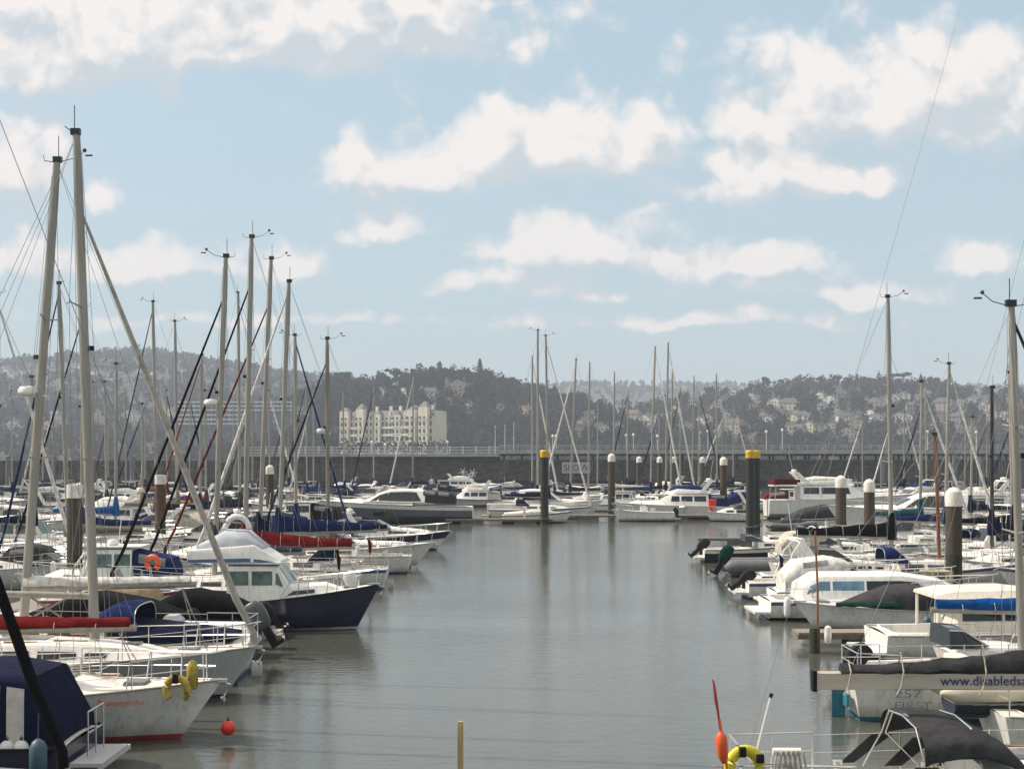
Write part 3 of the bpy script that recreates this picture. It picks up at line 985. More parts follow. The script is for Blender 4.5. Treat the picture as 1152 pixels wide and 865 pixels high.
while xx < a1:
    q.box((xx, -.3, 8.85), (.32, .32, 1.9)); xx += 3.05
for zz in (8.2, 8.8, 9.5): q.box(((a0 + a1) / 2, -.3, zz), (a1 - a0, .12, .14))
xx = a0
while xx < a1:
    q.box((xx, -.3, 8.8), (.07, .07, 1.4)); xx += .5
q.build('railing', RAILW, pier)
q = MB()
xx = x0
while xx < x1:
    q.box((xx, -.9, 9.5), (.09, .09, 1.15)); xx += 2.1
for zz in (9.4, 9.75, 10.08): q.box(((x0 + x1) / 2, -.9, zz), (x1 - x0, .07, .08))
q.build('railing', mat('grey_rail', (.45, .46, .45), .5), pier)
q = MB()
for px in (12, 30, 120, 300, 345, 372, 470, 527, 640, 700, 760, 800, 905, 960, 1020):
    q.box((X(px, PY), -.12, 2.2), (.5, .3, 7.8))
q.build('timber_fender', mat('fender_timber', (.05, .042, .034), .9, var=.2), pier)

# painted board on the wall
bd = thing('harbour_notice_board', 'pale notice board lettered SLOW on the dark harbour wall', 'sign', (X(648, PY), PY - .35, Z(526, PY)))
q = MB(); q.box((0, 0, 0), (6.6, .12, 2.6)); q.build('board', mat('board_paint', (.42, .42, .40), .7, var=.15), bd)
text_obj('lettering', 'SLOW', 2.1, BLACKH, bd, (-2.9, -.07, -.75), (R(90), 0, 0), .01)

lampproto = None
LAMPS = [(418, 9.2), (433, 8.6), (503, 9.2), (557, 13.2), (568, 13.4), (578, 14.0), (622, 10.6), (626, 10.6), (705, 10.8), (713, 10.9), (740, 10.6), (788, 11.4), (797, 11.7), (863, 11.6), (881, 12.0), (1045, 11.6), (1100, 11.5)]
for i, (px, zt) in enumerate(LAMPS):
    lp = thing('street_lamp', None, 'street lamp', (X(px, PY), PY + 1.0, 7.9), 0, 'street lamps along the pier')
    h = zt + 1.2 - 7.9
    AUTO.append((lp, 'tall bare white mast pole' if px in (557, 568, 578) else 'slim white street lamp', px, 'standing on the pier deck'))
    q = MB(); q.tube([(0, 0, 0), (0, 0, h)], .11, 6, .07); q.build('post', RAILW, lp)
    q = MB()
    if px in (557, 568, 578): q.ball((0, 0, h), .12)
    else: q.lathe([(.05, h), (.3, h + .1), (.34, h + .4), (.18, h + .62), (.02, h + .7)], n=8)
    q.build('lamp_head', PLW, lp)
# ------------------------------------------------------------------ boat building kit (local axes: bow +x, port +y, waterline z = 0)
class Hull:
    def __init__(s, L, B, fs, fb, tw=.75, rake=.10, trake=.0, draft=.45, kind='round', mid=.42, p=2.2, dip=.06):
        s.L, s.B, s.fs, s.fb, s.tw, s.rake, s.trake, s.draft, s.kind, s.mid, s.p, s.dip = L, B, fs, fb, tw, rake, trake, draft, kind, mid, p, dip

    def t(s, x): return min(1, max(0, x / s.L + .5))

    def b(s, t):
        if t < s.mid: w = s.tw + (1 - s.tw) * math.sin(t / s.mid * PI / 2)
        else: w = 1 - ((t - s.mid) / (1 - s.mid)) ** s.p
        return max(w, .012) * s.B / 2

    def z(s, t): return s.fs + (s.fb - s.fs) * t ** 1.6 - s.dip * math.sin(PI * t)

    def hb(s, x): return s.b(s.t(x))
    def sh(s, x): return s.z(s.t(x))

    def pt(s, t, z, sg, out=0.0):
        zt = s.z(t)
        k = min(1, max(0, (z + s.draft) / (zt + s.draft)))
        if s.kind == 'round':
            e = .36 + .75 * t ** 3
            w = k ** e
        else:
            kc = .40
            cw = .86 - .30 * t ** 3
            w = (k / kc) * cw if k < kc else cw + (1 - cw) * ((k - kc) / (1 - kc)) ** (1 + t)
        x = -s.L / 2 + s.L * t - s.rake * s.L * (1 - k) * t ** 4 + s.trake * s.L * (1 - k) * (1 - t) ** 5
        return (x, sg * (s.b(t) * w + out), z)


def make_hull(h, parent, mats, boot=True, sheer_stripe=0.0, mid_stripe=None, lower=None, n=18):
    """mats: topsides, antifoul, boot stripe, sheer stripe, lower topsides colour"""
    mb = MB()
    ts = [i / n for i in range(n + 1)]
    ts = [t if t < .7 else .7 + (t - .7) for t in ts] + [.985]
    ts = sorted(set(ts))

    def rows(t):
        zt = h.z(t)
        s1 = zt - max(sheer_stripe, .06)
        lo = .12 + (s1 - .12) * (lower if lower else .5)
        return [-h.draft, -h.draft * .45, .02, .11, .11 + (lo - .11) * .5, lo, lo + (s1 - lo) * .5, s1, zt]
    bandm = [1, 1, 2 if boot else 1, 4 if lower else 0, 4 if lower else 0, 0, 0, 3 if sheer_stripe else 0]
    nr = 9
    for sg in (1, -1):
        o = len(mb.v)
        for t in ts:
            for z in rows(t): mb.v.append(h.pt(t, z, sg))
        for i in range(len(ts) - 1):
            for j in range(nr - 1):
                a = o + i * nr + j
                q = (a, a + nr, a + nr + 1, a + 1) if sg < 0 else (a, a + 1, a + nr + 1, a + nr)
                mb.f.append(q); mb.mi.append(bandm[j])
    # transom and stem
    L1 = [h.pt(0, z, 1) for z in rows(0)]; L2 = [h.pt(0, z, -1) for z in rows(0)]
    for j in range(nr - 1):
        mb.add([L1[j], L2[j], L2[j + 1], L1[j + 1]], [(3, 2, 1, 0)], bandm[j] if j < 3 else 0)
    L1 = [h.pt(1, z, 1) for z in rows(1)]; L2 = [h.pt(1, z, -1) for z in rows(1)]
    for j in range(nr - 1):
        mb.add([L1[j], L2[j], L2[j + 1], L1[j + 1]], [(0, 1, 2, 3)], bandm[j])
    b1 = [h.pt(t, -h.draft, 1) for t in ts]; b2 = [h.pt(t, -h.draft, -1) for t in ts]
    for i in range(len(ts) - 1): mb.add([b1[i], b2[i], b2[i + 1], b1[i + 1]], [(0, 1, 2, 3)], 1)
    ml = [m_ or mats[0] for m_ in mats]
    while len(ml) < 5: ml.append(mats[0])
    return mb.build('hull', ml, parent, smooth=38)


def make_deck(h, parent, material, pit=None, camber=.06, n=26, drop=.05, name='deck'):
    """pit = (x0, x1, width fraction, depth, coaming height): an open cockpit"""
    xs = set(-h.L / 2 + .03 + (h.L * .985 - .03) * i / n for i in range(n + 1))
    if pit:
        xs |= {pit[0] - .02, pit[0], pit[1], pit[1] + .02}
    xs = sorted(xs)
    secs = []
    for x in xs:
        t = h.t(x); w = max(h.b(t) - .03, .008); z = h.z(t) - drop
        ins = pit and pit[0] - .001 <= x <= pit[1] + .001
        if ins:
            f = pit[2]
            r = [(w, z), (w * (f + .16), z + .02), (w * (f + .13), z + pit[4]), (w * f, z + pit[4]), (w * f * .97, z - pit[3]), (0, z - pit[3])]
        else:
            r = [(w, z), (w * .82, z + camber * .35), (w * .66, z + camber * .62), (w * .45, z + camber * .84), (w * .2, z + camber * .97), (0, z + camber)]
        secs.append([(x, -a, b_) for a, b_ in r] + [(x, a, b_) for a, b_ in reversed(r[:-1])])
    mb = MB()
    mb.loft(secs, False, False, False)
    o = mb.build(name, material, parent, smooth=35)
    return o


def toe_rail(h, parent, material, r=.025, name='rubbing_strake', x0=-.49, x1=.985, dz=.0):
    mb = MB()
    for sg in (1, -1):
        pts = []
        for i in range(21):
            t = (x0 + (x1 - x0) * i / 20) + .0
            t = min(1, max(0, t + .5 if t < .5 else 1))
            p = h.pt(t, h.z(t), sg, .004)
            pts.append((p[0], p[1], p[2] + dz))
        mb.tube(pts, r, 5)
    return mb.build(name, material, parent, smooth=60)


class Cab:
    """superstructure lofted through stations (x, zbase, ztop, half width at base, half width at top)"""
    def __init__(s, st, ch=.07, cam=.05):
        s.st = sorted(st); s.ch = ch; s.cam = cam

    def at(s, x):
        st = s.st
        for i in range(len(st) - 1):
            if st[i][0] <= x <= st[i + 1][0]:
                k = (x - st[i][0]) / max(1e-6, st[i + 1][0] - st[i][0])
                return [st[i][j] + (st[i + 1][j] - st[i][j]) * k for j in range(5)]
        return list(st[0] if x < st[0][0] else st[-1])

    def sec(s, q):
        x, zb, zt, wb, wt = q
        c = min(s.ch, max(.005, (zt - zb) * .4), wt * .5)
        m = s.cam * min(1, (zt - zb) / .3)
        r = [(wb, zb), (wt, zt - c), (wt - c * .45, zt - c * .3), (wt - c * 1.3, zt), (wt * .5, zt + m * .75), (0, zt + m)]
        return [(x, -a, b_) for a, b_ in r] + [(x, a, b_) for a, b_ in reversed(r[:-1])]

    def build(s, name, material, parent, n=3):
        secs = []
        for i in range(len(s.st) - 1):
            for k in range(n):
                x = s.st[i][0] + (s.st[i + 1][0] - s.st[i][0]) * k / n
                secs.append(s.sec(s.at(x)))
        secs.append(s.sec(s.st[-1]))
        mb = MB(); mb.loft(secs, False, True, True)
        return mb.build(name, material, parent, smooth=32)

    def sidept(s, x, f, sg, out):
        q = s.at(x)
        c = min(s.ch, max(.005, (q[2] - q[1]) * .4), q[4] * .5)
        z = q[1] + (q[2] - c - q[1]) * f
        y = q[3] + (q[4] - q[3]) * f
        return (x, sg * (y + out), z)

    def side(s, x0, x1, f0, f1, material, parent, name='window', rk0=0.0, rk1=0.0, n=6, sides=(1, -1), out=.012):
        """a pane set on each side; rk rakes the front or back edge"""
        for sg in sides:
            lo = []; hi = []
            for i in range(n + 1):
                k = i / n
                lo.append(s.sidept(x0 + (x1 - x0) * k, f0, sg, out))
                hi.append(s.sidept(x0 + rk0 + (x1 + rk1 - x0 - rk0) * k, f1, sg, out))
            mb = MB(); mb.sheet(lo, hi, .012 * (1 if sg > 0 else -1))
            mb.build(name, material, parent)

    def top(s, x0, x1, f, material, parent, name='windscreen', n=3, lift=.014, panes=1, f0=None):
        """panes laid on the sloping front: from x0 to x1, across the middle fraction f of the width"""
        for pnl in range(panes):
            a = -f + 2 * f * pnl / panes + (.03 if panes > 1 else 0); b_ = -f + 2 * f * (pnl + 1) / panes - (.03 if panes > 1 else 0)
            lo = []; hi = []
            for i in range(n + 1):
                x = x0 + (x1 - x0) * i / n
                q = s.at(x)
                g_ = f if f0 is None else f0 + (f - f0) * i / n
                for (fr, lst) in ((a, lo), (b_, hi)):
                    y = fr * q[4] * (g_ / f)
                    zz = q[2] + s.cam * min(1, (q[2] - q[1]) / .3) * (1 - abs(y) / max(q[4], .01))
                    lst.append((x, y, zz + lift))
            mb = MB(); mb.sheet(lo, hi, .012)
            mb.build(name, material, parent)


def rail_pts(h, x0, x1, sg, hgt, inset=.05, n=8):
    pts = []
    for i in range(n + 1):
        x = x0 + (x1 - x0) * i / n
        pts.append((x, sg * max(h.hb(x) - inset, .02), h.sh(x) + hgt))
    return pts


def pulpit(h, parent, hgt=.6, back=.16, r=.016, low=True):
    mb = MB()
    L = h.L
    x0 = L * (.5 - back)
    pts = rail_pts(h, x0, L * .485, 1, hgt)
    pts2 = rail_pts(h, x0, L * .485, -1, hgt)
    tip = (L * .5 + .06, 0, h.fb + hgt + .03)
    mb.tube(pts + [tip] + list(reversed(pts2)), r, 5)
    if low:
        mb.tube([(p[0], p[1], p[2] - hgt * .5) for p in pts], r * .8, 5); mb.tube([(p[0], p[1], p[2] - hgt * .5) for p in pts2], r * .8, 5)
    for f in (0, .5, .93):
        for P in (pts, pts2):
            p = P[int(f * 8)]
            mb.tube([(p[0] - .03, p[1], p[2]), (p[0] - .12 * (1 - f), p[1], h.sh(p[0]) - .03)], r, 5)
    return mb.build('bow_rail', STEEL, parent, smooth=60)


def guardrail(h, parent, x0, x1, n, hgt=.6, r=.013, wires=2):
    g_ = MB(); w_ = g_
    for sg in (1, -1):
        tops = []
        for i in range(n):
            x = x0 + (x1 - x0) * i / (n - 1)
            y = sg * (h.hb(x) - .06); z = h.sh(x)
            g_.tube([(x, y, z - .04), (x, y, z + hgt)], r, 5)
            tops.append((x, y, z + hgt - .02))
        for k in range(wires):
            w_.tube([(a, b_, c - k * hgt * .48) for (a, b_, c) in tops], .006, 4)
    return g_.build('guard_rail', STEEL, parent, smooth=60)


def pushpit(h, parent, hgt=.62, fwd=.14, r=.016):
    mb = MB(); L = h.L
    P = rail_pts(h, -L / 2 + L * fwd, -L / 2 + .1, 1, hgt, .07, 4)
    Q = rail_pts(h, -L / 2 + L * fwd, -L / 2 + .1, -1, hgt, .07, 4)
    mb.tube(P + list(reversed(Q)), r, 5)
    mb.tube([(a, b_, c - hgt * .48) for a, b_, c in P] + [(a, b_, c - hgt * .48) for a, b_, c in reversed(Q)], r * .8, 5)
    for S in (P, Q):
        for i in (0, 2, 4): mb.tube([S[i], (S[i][0], S[i][1], S[i][2] - hgt - .04)], r, 5)
    return mb.build('stern_rail', STEEL, parent, smooth=60)


def masthead(mb, x, y, z, sc=1.0):
    v = random.random()
    mb.tube([(x - .05, y, z), (x - .05, y, z + .75 * sc)], .012, 4)                       # aerial
    if v < .3: mb.box((x - .02, y, z + .08), (.24, .14, .16)); mb.tube([(x, y, z), (x - .3, y, z + .22)], .012, 4); return
    if v > .75: sc = -sc
    mb.tube([(x, y, z), (x + .5 * sc, y, z + .12), (x + .75 * sc, y, z + .3)], .012, 4)   # wind arm
    mb.ball((x + .78 * sc, y, z + .34), .06 * abs(sc), 6, 4)
    mb.tube([(x + .8 * sc, y - .02, z + .2), (x + 1.0 * sc, y, z + .2)], .025, 4)
    mb.tube([(x, y, z), (x - .35 * sc, y, z + .05), (x - .38 * sc, y, z + .2)], .012, 4)
    mb.box((x - .02, y, z + .08), (.24, .14, .16))


def drape(mb, x0, x1, y, z0, z1, h0, h1, w0, w1, n=14, lump=.05, seed=0):
    """a sail stowed along a boom under its cover"""
    rr = random.Random(seed)
    secs = []
    for i in range(n + 1):
        k = i / n
        x = x0 + (x1 - x0) * k; zb = z0 + (z1 - z0) * k
        hh = h0 + (h1 - h0) * min(1, k * 1.15) ** .7; ww = w0 + (w1 - w0) * k
        hh *= 1 + rr.uniform(-lump, lump); ww *= 1 + rr.uniform(-lump, lump)
        q = []
        for (a, b_) in ((-.5, .05), (-1, .28), (-.85, .6), (-.42, .88), (0, 1), (.42, .88), (.85, .6), (1, .28), (.5, .05)):
            q.append((x, y + a * ww / 2 + rr.uniform(-.01, .01), zb + b_ * hh + (rr.uniform(-.02, .02))))
        secs.append(q)
    mb.loft(secs, True, True, True)


def sprayhood(h, parent, x0, x1, w, zb, ht, material, win=VINYLP, name='sprayhood'):
    """x0 aft, x1 front: a folding canvas hood over the companionway"""
    mb = MB(); secs = []
    prof = [(x1, .04, .97), (x1 - (x1 - x0) * .30, .62, 1.0), (x1 - (x1 - x0) * .55, .95, 1.0), (x1 - (x1 - x0) * .8, 1.0, 1.0), (x0, .93, 1.0)]
    for (x, k, wk) in prof:
        q = []
        for i in range(13):
            a = PI * i / 12
            cx = math.cos(a); sx = math.sin(a)
            q.append((x - .12 * sx * 0, w * wk * math.copysign(abs(cx) ** .55, cx), zb + max(.02, ht * k * sx ** .5)))
        secs.append(q)
    mb.loft(secs, False, False, False)
    # inner face gives the cloth thickness
    o = len(mb.v)
    mb.v += [(p[0], p[1] * .97, p[2] - .02) for q in secs for p in q]
    for i in range(len(secs) - 1):
        for j in range(12):
            a = o + i * 13 + j
            mb.f.append((a, a + 1, a + 14, a + 13)); mb.mi.append(0)
    hd = mb.build(name, material, parent, smooth=50)
    # window in the front slope
    a, b_ = secs[0], secs[1]
    wb = MB()
    for (j0, j1) in ((3, 5), (5, 7), (7, 9)):
        lo = [Vector(a[j]).lerp(Vector(b_[j]), .22) + Vector((.03, 0, .015)) for j in range(j0, j1 + 1)]
        hi = [Vector(a[j]).lerp(Vector(b_[j]), .86) + Vector((.03, 0, .015)) for j in range(j0, j1 + 1)]
        wb.sheet(lo, hi, .008)
    wb.build('window', win, hd)
    fr = MB()
    fr.tube([(p[0] - .015, p[1] * .985, p[2] - .01) for p in secs[-1]], .018, 5)
    fr.build('hoop', STEEL, hd)
    return hd


def canopy(parent, secs_def, material, win=None, name='canopy', panes=()):
    """cockpit cover: list of (x, half width, base z, top z, squareness)"""
    mb = MB(); secs = []
    for (x, w, zb, zt, sq) in secs_def:
        q = []
        for i in range(15):
            a = PI * i / 14
            c = math.cos(a); s_ = math.sin(a)
            q.append((x, w * math.copysign(abs(c) ** sq, c), zb + (zt - zb) * s_ ** sq))
        secs.append(q)
    mb.loft(secs, False, True, True)
    o = mb.build(name, material, parent, smooth=42)
    for (i, k0, k1, j0, j1) in panes:
        for mir in (0, 1):
            wb = MB()
            js = list(range(j0, j1 + 1)) if not mir else [14 - j for j in range(j0, j1 + 1)]
            lo = []; hi = []
            for j in js:
                A, B_ = Vector(secs[i][j]), Vector(secs[i + 1][j])
                nr = Vector((0, A.y, (A.z - secs_def[i][2]))).normalized() * .02
                lo.append(A.lerp(B_, k0) + nr); hi.append(A.lerp(B_, k1) + nr)
            wb.sheet(lo, hi, .008 if mir else -.008)
            wb.build('window', win or VINYL, o)
    return o


def outboard(parent, x, y, z, sc=1.0, cowl=PLG, tilt=0.0, name='outboard_motor'):
    """engine clamped on the transom at x, pointing aft (-x)"""
    def tr(p):
        px_, pz = p[0], p[2]
        c, s_ = math.cos(tilt), math.sin(tilt)
        return (x + (px_ * c - pz * s_) * sc, y + p[1] * sc, z + (px_ * s_ + pz * c) * sc)
    mb = MB(); secs = []
    for (zz, x0, x1, w) in ((.02, -.44, -.12, .13), (.14, -.56, -.05, .17), (.42, -.62, -.02, .18), (.70, -.60, -.04, .175), (.86, -.50, -.08, .13), (.90, -.42, -.16, .08)):
        q = []
        for k in range(12):
            a = 2 * PI * k / 12
            cx = math.copysign(abs(math.cos(a)) ** .6, math.cos(a)); sy = math.copysign(abs(math.sin(a)) ** .6, math.sin(a))
            q.append(tr(((x0 + x1) / 2 + cx * (x1 - x0) / 2, sy * w, zz)))
        secs.append(q)
    mb.loft(secs, True, True, True)
    e = mb.build(name, cowl, parent, smooth=45)
    lg = MB()
    for (a, b_, w, d) in (((-.32, 0, .14), (-.34, 0, -.55), .10, .24),):
        lg.loft([[tr((a[0] + sx * d / 2, sy * w, zz)) for sx, sy in ((-1, -1), (1, -1), (1, 1), (-1, 1))] for zz in (.14, -.2, -.58)], True, True, True)
    lg.loft([[tr((-.36 + dx, sy * ww, -.55 + sz * .05)) for sy, sz in ((-1, -1), (1, -1), (1, 1), (-1, 1))] for dx, ww in ((-.26, .03), (0, .06), (.18, .02))], True, True, True)
    lg.loft([[tr((-.33 + sx * .22, sy * .13, -.28 + sz * .012)) for sx, sy in ((-1, -1), (1, -1), (1, 1), (-1, 1))] for sz in (-1, 1)], True, True, True)
    lg.box(tr((-.08, 0, .05)), (.16 * sc, .26 * sc, .3 * sc))
    lg.build('leg', RUBBER if cowl is not PLW else PLG, e)
    pr = MB()
    for k in range(3):
        a = k * 2 * PI / 3
        cy_, cz = math.cos(a), math.sin(a)
        pr.add([tr((-.62, 0, -.55)), tr((-.65, .14 * cy_ - .05 * cz, -.55 + .14 * cz + .05 * cy_)), tr((-.6, .16 * cy_ + .05 * cz, -.55 + .16 * cz - .05 * cy_)), tr((-.6, 0.01, -.55))], [(0, 1, 2, 3)])
    pr.build('propeller', STEEL, e)
    return e


def radome(parent, x, y, z, r=.28):
    mb = MB()
    mb.lathe([(r * .8, 0), (r, .05), (r, .14), (r * .8, .22), (.02, .25)], (x, y, z), 12)
    mb.box((x - .15, y, z - .03), (.75, .1, .05))
    return mb.build('radar', PLW, parent, smooth=40)


def bits(h, parent, pts, material, name, d=(.4, .4, .06), base=-.05):
    for (x, y) in pts:
        mb = MB()
        mb.box((x, y, h.sh(x) + base + .08), d, taper=.85)
        mb.build(name, material, parent)


# ------------------------------------------------------------------ sailing boats
def rig(root, h, mx, mz, mtop, lean, sparmat, fore, furl, cover, boom_len, boom_z, detail, radar=None, spreaders=2, boom_mat=None, cover_h=(.62, .25), thick=None, backstay=True, flagged=False, mast_r=None, wr=None):
    """mast, boom, sail cover, stays; lean is a sideways offset of the masthead along the hull axis"""
    mr_ = mast_r or (.062 + .0035 * mtop)
    mt = (mx + lean, 0, mtop)
    mb = MB()
    mb.tube([(mx, 0, mz - .1), (mx + lean * .45, 0, mz + (mtop - mz) * .45), (mx + lean * .9, 0, mz + (mtop - mz) * .9), mt], [mr_, mr_, mr_ * .95, mr_ * .75], 10, squash=.8)
    mast = mb.build('mast', sparmat, root, smooth=50)

    def mp_(k): return Vector((mx + lean * k, 0, mz + (mtop - mz) * k))
    if detail >= 1:
        mb = MB(); masthead(mb, mt[0], 0, mtop, min(1.0, .6 + mtop * .03)); mb.build('masthead_instruments', ALUBLK, mast)
    sp = []
    levels = [.52] if spreaders == 1 else [.36, .66]
    for k in levels:
        c = mp_(k); w = h.B * (.30 if k < .6 else .22)
        if detail >= 1:
            q = MB()
            for sg in (1, -1): q.tube([c, (c.x - .12, sg * w, c.z + .08)], .028, 5, .018)
            q.build('spreader', sparmat, mast)
        sp.append((c, w))
    if detail >= 2:
        c = mp_(.58); q = MB(); q.box((c.x + mr_ + .05, 0, c.z), (.14, .09, .12)); q.build('steaming_light', RUBBER, mast)
    if radar: radome(mast, mp_((radar[1] - mz) / (mtop - mz)).x + radar[0] + .06, 0, radar[1], radar[2] if len(radar) > 2 else .26)
    # stays
    fx = h.L / 2 - .12; fz = h.fb + .08
    wr = wr or (.0065) if detail >= 2 else .009
    w = MB()
    top = mp_(fore)
    if backstay: w.tube([mt, (-h.L / 2 + .1, 0, h.fs + .1)], wr, 4)
    yb = h.hb(mx) - .08
    for sg in (1, -1):
        pts = [mp_(.98)] + [Vector((c.x - .12, sg * ww, c.z + .08)) for (c, ww) in reversed(sp)] + [Vector((mx - .1, sg * yb, h.sh(mx)))]
        w.tube(pts, wr, 4)
        w.tube([mp_(levels[0]), (mx + .45, sg * yb, h.sh(mx))], wr, 4)
        if detail >= 1: w.tube([mp_(levels[0]), (mx - .6, sg * yb, h.sh(mx))], wr, 4)
    if detail >= 2:   # halyards held off the mast
        w.tube([mp_(.97) + Vector((.1, .05, 0)), (mx + .35, .25, mz + .05)], .006, 4)
        w.tube([mp_(.97) + Vector((-.1, .05, 0)), (mx - .3, -.2, mz + .05)], .006, 4)
        w.tube([mt, (-h.L / 2 + boom_len * 0 + (mx - boom_len + h.L / 2) - .05, 0, boom_z + .1)], .006, 4)
    w.build('rigging', WIRE, root)
    f = MB()
    thick = thick or (.10 if furl in ('white', 'pale grey') else .068)
    if furl:
        f.tube([(fx, 0, fz + .25), (fx + (top.x - fx) * .1, 0, fz + (top.z - fz) * .1), (fx + (top.x - fx) * .6, 0, fz + (top.z - fz) * .6), top], [(thick or .10) * .9, thick or .10, (thick or .10) * .8, .035], 8)
        f.tube([(fx, 0, fz), (fx - .02, 0, fz + .26)], .10, 8)
        f.build('furled_sail', CANVAS[furl], root, smooth=50)
    else:
        f.tube([(fx, 0, fz), top], wr * 1.3, 4)
        f.build('forestay', WIRE, root)
    # boom
    if boom_len:
        q = MB(); bx1 = mx - boom_len
        q.tube([(mx - .12, 0, boom_z), (bx1, 0, boom_z + .12)], .085, 8, squash=.75)
        bo = q.build('boom', boom_mat or sparmat, root, smooth=50)
        q = MB()
        q.tube([(bx1 + .4, 0, boom_z), (bx1 + .1, 0, h.fs + .35)], .014, 4); q.tube([(bx1 + .4, 0, boom_z), (bx1 - .1, .1, h.fs + .35)], .014, 4)
        q.build('mainsheet', ROPE, bo)
        q = MB(); q.tube([(mx - boom_len * .35, 0, boom_z), (mx - .1, 0, mz + .15)], .03, 5); q.build('boom_vang', ALUD, bo)
        if cover:
            q = MB()
            drape(q, mx - .05, bx1 + .15, 0, boom_z + .02, boom_z + .14, cover_h[0], cover_h[1], .36, .20, seed=int(abs(mx * 100)) + int(boom_z * 77))
            if cover_h[0] > .55:
                secs = []
                for k, z_ in enumerate((boom_z - .1, boom_z + .3, boom_z + .8, boom_z + 1.25)):
                    r_ = (.24, .26, .19, .13)[k]
                    secs.append([(mx + lean * .06 + .02 + r_ * math.cos(2 * PI * a / 10), r_ * .8 * math.sin(2 * PI * a / 10), z_) for a in range(10)])
                q.loft(secs, True, True, True)
            sc_ = q.build('sail_cover', CANVAS[cover], bo, smooth=55)
            if detail >= 2:
                for i in range(5):
                    q = MB()
                    xx = mx - boom_len * (.16 + .17 * i)
                    hh = cover_h[0] + (cover_h[1] - cover_h[0]) * (.16 + .17 * i)
                    q.tube([(xx, -.19, boom_z + .12), (xx, -.14, boom_z + hh * .75), (xx, 0, boom_z + hh + .035), (xx, .14, boom_z + hh * .75), (xx, .19, boom_z + .12)], .012, 4)
                    q.build('sail_tie', ROPE, bo)
    return mast


